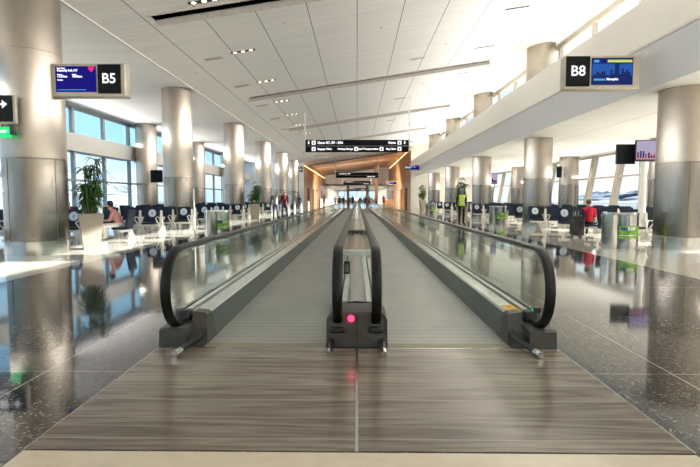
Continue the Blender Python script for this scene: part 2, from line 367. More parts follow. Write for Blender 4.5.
# slanted ceiling with slots cut out
SLOTS = [(-21.3, -6.0, 7.0), (-9.2, -6.0, 7.0), (2.9, -6.0, 7.0), (15.0, -6.0, 7.0), (26.9, -5.75, 7.0), (39.3, -5.3, 7.2), (51.4, -5.3, 7.0), (63.5, -5.3, 7.0)]
SW = .52
def cquad(mb, x0, x1, y0, y1, t=.25):
    mb.add([(x0, y0, cz(x0)), (x1, y0, cz(x1)), (x1, y1, cz(x1)), (x0, y1, cz(x0)), (x0, y0, cz(x0)+t), (x1, y0, cz(x1)+t), (x1, y1, cz(x1)+t), (x0, y1, cz(x0)+t)],
           [(0,3,2,1),(4,5,6,7),(0,1,5,4),(1,2,6,5),(2,3,7,6),(3,0,4,7)])
c = MB(); y = YB
for (ys, xa, xb) in SLOTS:
    cquad(c, XE, XC+.3, y, ys-SW/2); cquad(c, XE, xa, ys-SW/2, ys+SW/2); cquad(c, xb, XC+.3, ys-SW/2, ys+SW/2); y = ys+SW/2
cquad(c, XE, XC+.3, y, YC)
struct(c.build('ceiling', M['ceiling'], recalc=False))
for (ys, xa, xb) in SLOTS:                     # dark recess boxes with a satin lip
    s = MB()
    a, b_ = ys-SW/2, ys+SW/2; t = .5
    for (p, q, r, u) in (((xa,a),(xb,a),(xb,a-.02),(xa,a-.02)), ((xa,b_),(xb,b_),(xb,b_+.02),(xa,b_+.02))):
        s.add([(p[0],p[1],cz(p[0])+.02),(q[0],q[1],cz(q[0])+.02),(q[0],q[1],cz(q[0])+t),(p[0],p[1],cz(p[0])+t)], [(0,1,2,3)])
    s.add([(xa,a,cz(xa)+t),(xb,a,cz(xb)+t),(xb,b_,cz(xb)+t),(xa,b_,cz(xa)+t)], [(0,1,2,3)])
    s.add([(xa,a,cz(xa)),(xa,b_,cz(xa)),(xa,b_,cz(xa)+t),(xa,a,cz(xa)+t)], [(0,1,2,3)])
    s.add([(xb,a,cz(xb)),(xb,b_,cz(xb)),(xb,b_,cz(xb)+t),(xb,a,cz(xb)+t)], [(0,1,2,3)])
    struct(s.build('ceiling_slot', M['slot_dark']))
    l = MB()
    for (y0, y1, d) in ((b_-.015, b_+.03, .16), (a-.03, a+.01, .05)):
        l.add([(xa-.05,y0,cz(xa)-d),(xb+.05,y0,cz(xb)-d),(xb+.05,y1,cz(xb)-d),(xa-.05,y1,cz(xa)-d),(xa-.05,y0,cz(xa)+.02),(xb+.05,y0,cz(xb)+.02),(xb+.05,y1,cz(xb)+.02),(xa-.05,y1,cz(xa)+.02)],
              [(0,3,2,1),(4,5,6,7),(0,1,5,4),(1,2,6,5),(2,3,7,6),(3,0,4,7)])
    struct(l.build('trim_slot', M['lip']))
# high soffit over B5 side
struct(MB().box(XL-.3, XE, YB, 71, ZS, ZS+.35).build('ceiling_soffit', M['soffit']))
struct(MB().box(XE-.05, XE+.02, YB, 71, ZS-.04, ZS+.30).build('trim_soffit', M['lip']))
# fascia beam + low roof on the B8 side
pr = [(XB, H+4.04), (XB, H+5.24), (XB+.3, H+5.24), (XB+.3, H+4.9), (XR+.9, H+4.9), (XR+.9, ZR), (8.06, ZR), (8.06, ZR+.06)]
b = MB().prism_y([(XB, H+4.04), (XB, H+5.24), (XC+.2, H+5.24), (XC+.2, H+4.04)], YB, 71); struct(b.build('trim_fascia', M['beam']))
b = MB().prism_y([(XB+.04, H+4.02), (XC+.2, H+4.02), (XC+.2, ZR), (8.06, ZR)], YB, 71); struct(b.build('trim_fascia_low', M['beam_low']))
struct(MB().box(XB-.012, XB+.05, YB, 71, H+4.0, H+4.06).build('trim_groove', M['lip']))
struct(MB().box(8.06, XR+.9, YB, 71, ZR-.02, ZR+.5).build('ceiling_low', M['soffit']))
# clerestory
cw = MB()
cw.box(XC-.08, XC+.12, YB, 71, H+5.24, H+5.55)
cw.box(XC-.10, XC+.12, YB, 71, H+7.45, cz(XC)+.1)
ys = [25.75 + 3.6*k for k in range(-16, 13)]
for y in ys: cw.box(XC-.09, XC+.11, y-.09, y+.09, H+5.4, H+7.6)
cw.box(XC-.06, XC+.06, YB, 71, H+6.42, H+6.48) if False else None
struct(cw.build('window_clerestory_frame', M['frame']))
struct(MB().box(XC-.01, XC+.01, YB, 71, H+5.5, H+7.5).build('window_clerestory_glass', M['glass']))
# B5 side window wall
ww = MB()
ww.box(XL-.55, XL+.35, YB, 34.6, 3.97, 4.92); ww.box(XL-.55, XL+.35, 36.2, 71, 3.97, 4.92)
struct(ww.build('wall_spandrel', M['white']))
fr = MB()
my = [27.5 + 3.38*k for k in range(-17, 13)]
for y in my:
    fr.box(XL-.12, XL+.08, y-.10, y+.10, 4.9, ZS); fr.box(XL-.12, XL+.08, y-.08, y+.08, 0, 3.99)
fr.box(XL-.12, XL+.10, YB, 71, ZS-.15, ZS+.02); fr.box(XL-.1, XL+.06, YB, 71, 2.36, 2.47); fr.box(XL-.12, XL+.1, YB, 71, 0, .25)
struct(fr.build('window_wall_frame', M['greyframe']))
struct(MB().box(XL-.02, XL, YB, 71, .2, ZS).build('window_wall_glass', M['glass']))
# B8 side leaning window wall
def xr(z): return 16.25 + .155*z
fr = MB()
ry = [36.0 - 3.68*k for k in range(-9, 19)]
for y in ry:
    w = .24
    fr.add([(xr(0)-.15,y-w,0),(xr(0)+.15,y-w,0),(xr(0)+.15,y+w,0),(xr(0)-.15,y+w,0),(xr(ZR)-.15,y-w,ZR),(xr(ZR)+.15,y-w,ZR),(xr(ZR)+.15,y+w,ZR),(xr(ZR)-.15,y+w,ZR)],
           [(0,3,2,1),(4,5,6,7),(0,1,5,4),(1,2,6,5),(2,3,7,6),(3,0,4,7)])
for z0, z1 in ((0, .15), (2.74, 2.86), (ZR-.15, ZR+.02)):
    fr.add([(xr(z0)-.08,YB,z0),(xr(z0)+.08,YB,z0),(xr(z0)+.08,71,z0),(xr(z0)-.08,71,z0),(xr(z1)-.08,YB,z1),(xr(z1)+.08,YB,z1),(xr(z1)+.08,71,z1),(xr(z1)-.08,71,z1)],
           [(0,3,2,1),(4,5,6,7),(0,1,5,4),(1,2,6,5),(2,3,7,6),(3,0,4,7)])
struct(fr.build('window_leaning_frame', M['frame']))
g = MB(); z0, z1 = .05, ZR
g.add([(xr(z0),YB,z0),(xr(z0)+.02,YB,z0),(xr(z0)+.02,71,z0),(xr(z0),71,z0),(xr(z1),YB,z1),(xr(z1)+.02,YB,z1),(xr(z1)+.02,71,z1),(xr(z1),71,z1)],
      [(0,3,2,1),(4,5,6,7),(0,1,5,4),(1,2,6,5),(2,3,7,6),(3,0,4,7)])
struct(g.build('window_leaning_glass', M['glass']))
# cross walls where the hall narrows
struct(MB().box(XL-.4, XE, 71, 71.3, 0, ZS+.35).build('wall_cross', M['coolwhite']))
struct(MB().box(XB, XR+1.5, 71, 71.3, 0, H+8.2).build('wall_cross', M['white']))
struct(MB().box(XL-.5, XR+1.6, YB-.3, YB, 0, 10).build('wall_back', M['white']))
# wood clad side walls with shop openings
def side_wall(x, sgn, name, top):
    w = MB(); y = 71.3
    ops = [(76, 79.5), (83.5, 88), (92, 98), (103, 109)] 
    for a, b_ in ops:
        w.box(min(x, x+sgn*.4), max(x, x+sgn*.4), y, a, 0, top); w.box(min(x, x+sgn*.4), max(x, x+sgn*.4), a, b_, 3.0, top); y = b_
    w.box(min(x, x+sgn*.4), max(x, x+sgn*.4), y, YF, 0, top)
    struct(w.build(name, M['wood']))
    d = MB().box(min(x+sgn*3, x+sgn*3.2), max(x+sgn*3, x+sgn*3.2), 71.3, YF, 0, 4); struct(d.build(name + '_shop', M['beige']))
    struct(MB().box(min(x+sgn*.4, x+sgn*3.2), max(x+sgn*.4, x+sgn*3.2), 71.3, YF, 3.05, 3.2).build('ceiling_shop', M['white']))
side_wall(XE, -1, 'wall_wood', ZS+.1)
side_wall(XB, 1, 'wall_wood', cz(XB)+.2)
# wood ceiling section and dark edge, header, low corridor
c = MB(); z = lambda x: cz(x)+.35
c.add([(XE-.4,YC,z(XE)),(XB+.4,YC,z(XB)),(XB+.4,YF,z(XB)),(XE-.4,YF,z(XE)),(XE-.4,YC,z(XE)+.3),(XB+.4,YC,z(XB)+.3),(XB+.4,YF,z(XB)+.3),(XE-.4,YF,z(XE)+.3)],
      [(0,3,2,1),(4,5,6,7),(0,1,5,4),(1,2,6,5),(2,3,7,6),(3,0,4,7)]); struct(c.build('ceiling_wood', M['wood_ceiling']))
c = MB(); c.add([(XE,YC-.1,cz(XE)-.12),(XB+2.6,YC-.1,cz(XB+2.6)-.12),(XB+2.6,YC,cz(XB+2.6)-.12),(XE,YC,cz(XE)-.12),(XE,YC-.1,cz(XE)+.4),(XB+2.6,YC-.1,cz(XB+2.6)+.4),(XB+2.6,YC,cz(XB+2.6)+.4),(XE,YC,cz(XE)+.4)],
      [(0,3,2,1),(4,5,6,7),(0,1,5,4),(1,2,6,5),(2,3,7,6),(3,0,4,7)]); struct(c.build('trim_ceiling_edge', M['darkframe']))
struct(MB().box(XE-3, XB+3, YF, YF+.3, 4.6, 10).build('wall_header', M['coolwhite']))
struct(MB().box(XE-.3, XE, YF, 205, 0, 4.7).build('wall_far', M['white'])); struct(MB().box(XB, XB+.3, YF, 205, 0, 4.7).build('wall_far', M['white']))
struct(MB().box(XE-.3, XB+.3, YF, 205, 4.6, 4.8).build('ceiling_far', M['white']))
e = MB()
for k in range(7): e.box(XE+k*2.5-.1, XE+k*2.5+.1, 205, 205.2, 0, 4.7)
e.box(XE, XB, 205, 205.2, 0, .9); e.box(XE, XB, 205, 205.2, 4.3, 4.7); struct(e.build('window_end_frame', M['frame'])); struct(MB().box(XE, XB, 205.08, 205.1, .9, 4.3).build('window_end_glass', M['glass']))
for k, (px, py) in enumerate([(-2.3, 128), (2.6, 128), (4.3, 112)]):
    t = empty('wood_pillar', (px, py, 0), 0, ['square wood pillar at the corridor mouth by the white far wall, B5 half', 'square wood pillar at the corridor mouth by the white far wall, B8 half',
              'square wood pillar standing before the white header, nearer than the others'][k], 'pillar')
    MB().box(-.35, .35, -.35, .35, .2, 4.58 if py > YF else cz(px)+.34).build('shaft', M['wood'], t); MB().box(-.39, .39, -.39, .39, 0, .2).build('plinth', M['darkframe'], t)

# ------------------------------------------------------------------ outside
g = MB().box(-900, -17, -600, 900, -5.2, -5); g.box(18, 900, -600, 900, -5.2, -5); struct(g.build('floor_apron', M['tarmac']))
def ridge(name, x, y0, y1, h, base, seed, label):
    m = MB(); n = 90; vs = []; fs = []; rows = 7
    for i in range(n+1):
        y = y0+(y1-y0)*i/n
        top = h*(.55+.45*abs(noise.fractal(Vector((y*.006+seed, seed, 0)), .8, 2.1, 5)) + .25*noise.noise(Vector((y*.003, seed, 3))))
        for j in range(rows):
            t = j/(rows-1); jit = noise.fractal(Vector((y*.012, t*5, seed)), .9, 2, 4)*60
            vs.append((x + (120*(t) * (1 if x > 0 else -1)) + jit*(1-t), y, base + top*t))
    for i in range(n):
        for j in range(rows-1): a = i*rows+j; fs.append((a, a+1, a+rows+1, a+rows))
    m.add(vs, fs, False)
    tag(m.build(name, M['snow']), label, 'mountain')
ridge('snowy_mountain', -620, -500, 1500, 120, -5, 2.3, 'snow streaked mountain ridge seen through the tall windows behind the blue seats')
ridge('snowy_mountain', 640, -400, 1600, 50, -5, 8.1, 'snow streaked mountain ridge beyond the leaning windows')
t = empty('airport_building', (-62, 45, -5), 0, 'long low grey blue airport building outside the tall windows, B5 side', 'building')
MB().box(-8, 8, -60, 80, 0, 7.4).build('wall', M['terminal'], t); MB().box(-8.5, 8.5, -60.5, 80.5, 7.4, 7.6).build('roof', M['coolwhite'], t)
for k in range(12): MB().box(8.0, 8.1, -55+k*11, -49+k*11, 2, 5.2).build('window', M['darkframe'], t)
t = empty('airport_building', (120, 95, -5), 0, 'low pale terminal building outside the leaning windows, B8 side', 'building')
MB().box(-10, 10, -50, 60, 0, 8).build('wall', M['terminal'], t); MB().box(-10.5, 10.5, -50.5, 60.5, 8, 8.6).build('roof', M['coolwhite'], t); MB().box(-5, 5, 0, 9, 8.6, 13).build('roof_cabin', M['terminal'], t)
for k in range(8): MB().box(-10.1, -10, -44+k*13, -37+k*13, 3, 6).build('window', M['darkframe'], t)

# ------------------------------------------------------------------ columns
ORD = ['first', 'second', 'third', 'fourth', 'fifth', 'sixth', 'seventh', 'eighth', 'ninth', 'tenth', 'eleventh', 'twelfth', 'thirteenth', 'fourteenth']
def column(x, y, top, label, rad=.68, group=None):
    t = empty('metal_clad_column', (x, y, 0), 0, label, 'column', group)
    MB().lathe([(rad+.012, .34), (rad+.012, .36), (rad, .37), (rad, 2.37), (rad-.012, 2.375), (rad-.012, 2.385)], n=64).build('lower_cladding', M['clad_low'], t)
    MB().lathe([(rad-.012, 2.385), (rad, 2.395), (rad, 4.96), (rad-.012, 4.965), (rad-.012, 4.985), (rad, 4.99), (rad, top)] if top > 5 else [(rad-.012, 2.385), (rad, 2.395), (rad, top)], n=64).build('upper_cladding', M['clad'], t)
    MB().lathe([(rad+.018, 0), (rad+.018, .335), (rad+.006, .345)], n=64).build('base_ring', M['kick'], t)
    j = MB()
    for a in (R(250), R(70), R(340), R(160)):
        c_, s_ = math.cos(a), math.sin(a); j.box(c_*rad-.006, c_*rad+.006, s_*rad-.006, s_*rad+.006, .37, 2.36)
    j.build('joint', M['darkframe'], t)
    return t
LY = [12.7, 23.6, 34.4, 45.2, 56.0, 66.8]
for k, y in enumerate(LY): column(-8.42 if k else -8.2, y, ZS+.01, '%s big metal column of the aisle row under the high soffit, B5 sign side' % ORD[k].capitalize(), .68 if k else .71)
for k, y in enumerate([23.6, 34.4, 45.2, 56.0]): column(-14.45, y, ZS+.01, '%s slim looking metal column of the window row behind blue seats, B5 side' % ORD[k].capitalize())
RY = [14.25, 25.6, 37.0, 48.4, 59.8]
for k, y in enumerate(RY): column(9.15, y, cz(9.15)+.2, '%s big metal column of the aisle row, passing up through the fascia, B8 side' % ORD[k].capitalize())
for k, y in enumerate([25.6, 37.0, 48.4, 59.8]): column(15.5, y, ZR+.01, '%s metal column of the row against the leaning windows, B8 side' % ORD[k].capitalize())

# ------------------------------------------------------------------ moving walkways
Y0, Y1 = 4.70, 66.9
def newel_path(y0, y1, zt=.91, zb=.17, n=14):
    r = (zt-zb)/2; zc = (zt+zb)/2; p = [(y0+.42+.25, zb)]
    for i in range(n+1): a = -PI/2 - PI*i/n; p.append((y0+r+.0 + r*math.cos(a), zc + r*math.sin(a)))
    p2 = [(y1-r + r*math.cos(PI/2 - PI*i/n), zc + r*math.sin(PI/2 - PI*i/n)) for i in range(n+1)]
    k = 30; mid = [(y0+r+(y1-y0-2*r)*i/k, zt) for i in range(1, k)]
    return p + mid + p2 + [(y1-.67, zb)]
HR = [(-.045, -.004), (-.048, .012), (-.040, .028), (-.02, .034), (.02, .034), (.040, .028), (.048, .012), (.045, -.004), (.032, -.006), (-.032, -.006)]
def balustrade(root, x, y0=4.5, y1=67.1):
    path = newel_path(y0, y1)
    MB().sweep_yz(path, HR, x).build('handrail', M['rubber'], root)
    MB().sweep_yz(path, [(-.022, -.03), (-.022, -.004), (.022, -.004), (.022, -.03)], x).build('handrail_track', M['steel'], root)
    # glass panels, first and last with the rounded end
    r = .32; zc = .54; zb = .22
    def arc(yc, s): return [(yc + s*r*math.cos(PI/2+PI/2*i/8*1.75), zc + r*math.sin(PI/2+PI/2*i/8*1.75)) for i in range(9)]
    ye = y0+.37
    prof = arc(ye, 1)
    pf = [(y, max(zb, z)) for y, z in prof]
    MB().prism_x([(ye+2.2, zb), (ye+2.2, zc+r)] + pf, x-.006, x+.006).build('glass_panel', M['balglass'], root)
    ya = ye+2.212; n = 19; w = (y1-.37-2.2-.012-ya)/n
    for i in range(n): MB().box(x-.006, x+.006, ya+i*w+.006, ya+(i+1)*w-.006, zb, zc+r).build('glass_panel', M['balglass'], root)
    ye = y1-.37; pf = [(2*ye-y, max(zb, z)) for y, z in arc(ye, 1)]
    MB().prism_x([(ye-2.2, zb), (ye-2.2, zc+r)] + pf, x-.006, x+.006).build('glass_panel', M['balglass'], root)

def guard(root, xa, xb):
    for (ya, yb, s) in ((4.78, 4.28, 1), (66.85, 67.3, -1)):
        MB().tube([(xa, ya, .12), (xa, ya-s*.14, .075), (xb, yb+s*.06, .042)], .027, 8).build('guide_bar', M['blackplastic'], root)
        MB().tube([(xb+(xa-xb)*.2, yb+s*.09, .048), (xb, yb, .042)], [.030, .032], 8).build('guide_tip', M['steel'], root)

def walkway(sg, label):
    root = empty('moving_walkway', (0, 0, 0), 0, label, 'moving walkway')
    X = lambda v: sg*v
    def rng(a, b): return min(X(a), X(b)), max(X(a), X(b))
    a, b_ = rng(.30, 1.44); MB().box(a, b_, Y0, Y1, -.02, .006).build('pallet_belt', M['pallet'], root)
    MB().box(a, b_, Y0-.112, Y0+.03, 0, .011).build('comb_plate', M['comb'], root); MB().box(a, b_, Y1-.03, Y1+.06, 0, .011).build('comb_plate', M['steel'], root)
    # outer side: skirt (leaning inner face), deck, outer cladding
    y0, y1 = 5.02, 66.5
    def band(name, prof, mat, ya=y0, yb=y1):
        return MB().prism_y([(X(p), q) for p, q in prof], ya, yb).build(name, mat, root)
    band('skirt', [(1.44, 0), (1.44, .02), (1.51, .23), (1.54, .23), (1.54, 0)], M['skirt'])
    band('inner_deck', [(1.51, .23), (1.53, .245), (1.70, .262), (1.73, .262), (1.73, .10), (1.54, .10)], M['deck_steel'])
    band('trim_strip', [(1.668, .258), (1.674, .285), (1.735, .285), (1.735, .258)], M['steel'])
    band('outer_deck', [(1.765, .285), (1.83, .27), (1.86, .24), (1.86, .0), (1.80, .0), (1.765, .1)], M['skirt'])
    # base box under each handrail return, slanted nose on the inner deck
    for (ya, s) in ((4.60, 1), (66.99, -1)):
        MB().prism_x([(ya, 0), (ya+s*.015, .155), (ya+s*.05, .17), (ya+s*.62, .17), (ya+s*.62, 0)], *rng(1.615, 1.865)).build('base_box', M['console'], root)
        e = MB()
        e.add([(X(1.435), ya+s*.10, 0), (X(1.64), ya+s*.10, 0), (X(1.64), ya+s*.36, .262), (X(1.535), ya+s*.36, .252), (X(1.51), ya+s*.35, .232),
               (X(1.435), ya+s*.50, 0), (X(1.64), ya+s*.50, 0), (X(1.64), ya+s*.50, .265), (X(1.535), ya+s*.50, .255), (X(1.51), ya+s*.50, .235)],
              [(0,1,2,3,4), (1,6,7,2), (2,7,8,3), (3,8,9,4), (4,9,5,0), (5,9,8,7,6), (0,5,6,1)])
        e.build('end_cap', M['console'], root)
        MB().rbox(X(1.75)-.065, X(1.75)+.065, min(ya+s*.36, ya+s*.5), max(ya+s*.36, ya+s*.5), .11, .27, .02).build('handrail_inlet', M['blackplastic'], root)
    balustrade(root, X(1.75))
    guard(root, X(1.50), X(1.60))
    return root
wl = walkway(-1, 'moving walkway with glass balustrades and black handrails beside the dark floor, B5 side')
wr = walkway(1, 'moving walkway with yellow warning label and green lamp, B8 side')
o = MB().add([(1.60, 5.32, .252), (1.73, 5.32, .268), (1.73, 5.62, .268), (1.60, 5.62, .252)], [(0,1,2,3)])
o = MB(); o.prism_y([(1.555, .2475), (1.66, .2588), (1.66, .2620), (1.555, .2510)], 5.02, 5.34).build('warning_label', M['yellow'], wr)
for yy in (5.08, 5.20): MB().prism_y([(1.585, .2518), (1.63, .256), (1.63, .2635), (1.585, .2585)], yy, yy+.07).build('label_pictogram', M['orange'], wr)
MB().prism_x([(4.77, .30), (4.83, .30), (4.83, .35), (4.77, .35)], 1.70, 1.765).build('indicator_housing', M['blackplastic'], wr)
MB().ball((1.715, 4.80, .325), .022).build('green_lamp', M['green_glow'], wr)
# centre divider console between the two walkways
dv = empty('walkway_divider', (0, 0, 0), 0, 'dark console and steel deck between the two moving walkways, with red button', 'console')
for sg in (-1, 1):
    balustrade(dv, sg*.18)
    MB().prism_y([(sg*p, q) for p, q in [(.298, 0), (.298, .02), (.265, .20), (.20, .24), (.20, 0)]], 5.1, 66.4).build('skirt', M['skirt'], dv)
for (ya, s) in ((4.62, 1), (66.95, -1)):
    e = MB(); w0, w1 = .285, .215
    e.add([(-w0, ya-s*.03, .015), (w0, ya-s*.03, .015), (w0, ya-s*.01, .27), (.235, ya+s*.02, .335), (-.235, ya+s*.02, .335), (-w0, ya-s*.01, .27),
           (-w0, ya+s*.5, .015), (w0, ya+s*.5, .015), (w0, ya+s*.5, .27), (.235, ya+s*.5, .335), (-.235, ya+s*.5, .335), (-w0, ya+s*.5, .27)],
          [(0,1,2,3,4,5), (1,7,8,2), (2,8,9,3), (3,9,10,4), (4,10,11,5), (5,11,6,0), (6,11,10,9,8,7), (0,6,7,1)])
    e.build('console_body', M['console'], dv)
    MB().box(-.003, .003, min(ya-s*.034, ya), max(ya-s*.034, ya), .02, .333).build('console_joint', M['blackplastic'], dv)
    MB().box(-w0+.01, w0-.01, min(ya, ya+s*.1), max(ya, ya+s*.1), 0, .02).build('toe_gap', M['blackplastic'], dv)
    for sx in (-1, 1): MB().rbox(sx*.18-.07, sx*.18+.07, min(ya-s*.06, ya+s*.05), max(ya-s*.06, ya+s*.05), .15, .205, .015).build('handrail_inlet', M['blackplastic'], dv)
o_ = MB().lathe([(.001, 0), (.026, 0), (.03, .006), (.03, .02)], n=24).build('emergency_button', M['red_glow'], dv); o_.location = (-.055, 4.575, .285); o_.rotation_euler = (-PI/2, 0, 0)
o_.data.transform(Matrix.Translation((0, 0, 0)))
MB().prism_y([(-.165, .30), (-.10, .335), (.10, .335), (.165, .30), (.165, .1), (-.165, .1)], 5.05, 9.6).build('centre_deck', M['steel'], dv)
MB().prism_y([(-.03, .3355), (-.03, .345), (.03, .345), (.03, .3355)], 5.1, 9.5).build('deck_ridge', M['deck_steel'], dv)
MB().box(-.17, .17, 9.55, 9.75, .30, .40).build('deck_step', M['coolwhite'], dv)
MB().prism_y([(-.168, .36), (-.08, .40), (.08, .40), (.168, .36), (.168, .1), (-.168, .1)], 9.75, 14.6).build('centre_deck', M['deck_steel'], dv)
MB().box(-.17, .17, 14.6, 15.0, .36, .46).build('deck_step', M['blackplastic'], dv)
MB().prism_y([(-.168, .40), (-.08, .46), (.08, .46), (.168, .40), (.168, .1), (-.168, .1)], 15.0, 24).build('centre_deck', M['steel'], dv)
MB().prism_y([(-.168, .40), (-.08, .45), (.08, .45), (.168, .40), (.168, .1), (-.168, .1)], 24, 66.5).build('centre_deck', M['deck_steel'], dv)
for x in (-.075, .075): MB().box(x-.006, x+.006, 9.75, 66, .398, .412 if False else .409).build('deck_bead', M['skirt'], dv)
b = MB().rbox(-.168, -.085, 6.30, 6.42, .44, .60, .012); b.build('call_box', M['blackplastic'], dv)
MB().box(-.150, -.103, 6.285, 6.30, .47, .57).build('call_box_screen', M['darkframe'], dv)
guard(dv, -.24, -.235); guard(dv, .24, .235)

for sg, lb in ((-1, 'wood-grain landing plate before the walkway with the red button, B5 half'), (1, 'wood-grain landing plate before the walkway with the yellow label, B8 half')):
    t = empty('landing_plate', (sg*.93, 3.66, 0), 0, lb, 'floor plate')
    MB().box(-.92, .92, -.985, .90, 0, .007).build('plank_surface', M['landing'], t)
    MB().box(-.93, -.92, -.99, .90, 0, .009).build('edge_strip', M['steel'], t); MB().box(.92, .93, -.99, .90, 0, .009).build('edge_strip', M['steel'], t)
    MB().box(-.93, .93, .90, .925, 0, .009).build('threshold_strip', M['steel'], t)
for sg in (-1, 1):
    t = empty('landing_plate', (sg*.93, 68.5, 0), 0, 'far landing plate at the crowd end of the walkways, %s half' % ('B5' if sg < 0 else 'B8'), 'floor plate'); MB().box(-.92, .92, -1.2, 1.2, 0, .007).build('plank_surface', M['landing'], t)

# ------------------------------------------------------------------ signs
def screen_mat(name, base, s=1.0): return glow(name, base, s)
M['navy_glow'] = glow('navy screen', (.004, .002, .14), 1.0); M['blue_glow'] = glow('blue screen', (.012, .075, .30), 1.0)
M['sky_glow'] = glow('light blue screen', (.06, .30, .60), 1.0); M['city_glow'] = glow('dark blue screen', (.006, .014, .09), 1.0)
M['lime_glow'] = glow('lime banner', (.45, .52, .12), 1.0); M['magenta_glow'] = glow('magenta badge', (.60, .02, .13), 1.0)
M['lilac_glow'] = glow('lilac screen', (.30, .27, .38), 1.0); M['rose_glow'] = glow('rose screen', (.42, .20, .24), 1.0)
M['housing'] = simple('champagne sign housing', (.52, .46, .38), .4, .35)

def gate_sign(x, y, z, w, h, label, text, side, city=False):
    """side: +1 black panel at +x end"""
    t = empty('gate_sign', (x, y, z), 0, label, 'sign')
    d = .34; pw = .60*h/.77
    if side > 0: MB().rbox(0, w, 0, d, -.06, h+.02, .03).build('housing', M['housing'], t); px0 = w-pw-.10; sx0, sx1 = .13, px0-.05
    else: MB().rbox(0, w, 0, d, -.06, h+.02, .03).build('housing', M['housing'], t); px0 = .02; sx0, sx1 = px0+pw+.05, w-.20
    MB().box(px0, px0+pw, -.03, .1, .01, h-.01).build('number_panel', M['sign_black'], t)
    lettering(text, .36*h/.77, M['letter'], t, px0+pw/2, -.036, h*.5, 'CENTER', .004)
    MB().box(sx0, sx1, -.02, .08, .05, h-.05).build('screen', M['city_glow' if city else 'navy_glow'], t)
    W = sx1-sx0; yb = -.026
    if not city:
        if h > .6:
            for s, zz, xx, sz in (('New York', .66, .05, .045), ('Kennedy Intl, NY', .605, .05, .072), ('Departs', .50, .05, .035), ('11:27am', .45, .05, .072), ('Boards', .50, .42, .035), ('10:42am', .45, .42, .072), ('On time', .36, .05, .04)):
                lettering(s, sz, M['letter'], t, sx0+xx, yb, zz*h/.77, 'LEFT', .002)
            MB().add([(sx0+.82, yb, h-.06), (sx0+.97, yb, h-.06), (sx0+.97, yb, h-.12), (sx0+.895, yb, h-.20), (sx0+.82, yb, h-.12)], [(0,1,2,3,4)]).build('screen_badge', M['magenta_glow'], t)
            MB().box(sx0+.04, sx0+W*.75, yb, yb+.01, .09, .105).build('screen_ticker', M['sky_glow'], t)
        else: lettering('Departs 11:27am', .12, M['letter'], t, sx0+.08, yb, h*.5)
    else:
        MB().box(sx0+.02, sx1-.02, yb, yb+.01, h*.36, h*.74).build('screen_sky', M['blue_glow'], t)
        MB().box(sx0+.38*W, sx1-.03, yb-.004, yb+.006, h*.79, h*.87).build('screen_banner', M['lime_glow'], t)
        MB().box(sx0+.05*W, sx0+.17*W, yb-.004, yb+.006, h*.79, h*.87).build('screen_tab', M['sky_glow'], t); MB().box(sx0+.22*W, sx0+.33*W, yb-.004, yb+.006, h*.79, h*.87).build('screen_tab', M['navy_glow'], t)
        s = MB(); rnd = random.Random(3)
        for k in range(16): 
            a = sx0+.06*W+k*.055*W; 
            if .55 < (a-sx0)/W < .66: hh = .74
            else: hh = .36+rnd.random()*.22
            s.box(a, a+.05*W, yb-.006, yb+.004, h*.30, h*hh)
        s.build('screen_skyline', M['city_glow'], t)
        lettering('Memphis', .085, M['letter'], t, sx0+W*.5, yb-.008, h*.24, 'CENTER', .002)
        MB().box(sx0+.05*W, sx0+.33*W, yb-.004, yb+.006, h*.20, h*.26).build('screen_bar', M['sky_glow'], t)
    return t
gate_sign(-7.55, 12.45, H+2.57, 1.84, .72, 'B5 gate sign with navy flight screen, on an arm from the first metal column', 'B5', 1)
gate_sign(5.52, 13.62, H+2.96, 1.98, .80, 'B8 gate sign with blue city screen, fixed to the fascia', 'B8', -1, True)
gate_sign(-9.45, 70.4, H+3.75, 1.9, .6, 'small blue B7 gate sign on the white cross wall', 'B7', 1)
gate_sign(5.75, 60.0, H+3.35, 1.85, .65, 'small blue B10 gate sign fixed to the far end of the fascia', 'B10', -1, False)
gate_sign(5.5, 92, H+2.55, 1.9, .6, 'tiny blue gate sign on the far wood wall, B8 side', 'B12', -1, False)

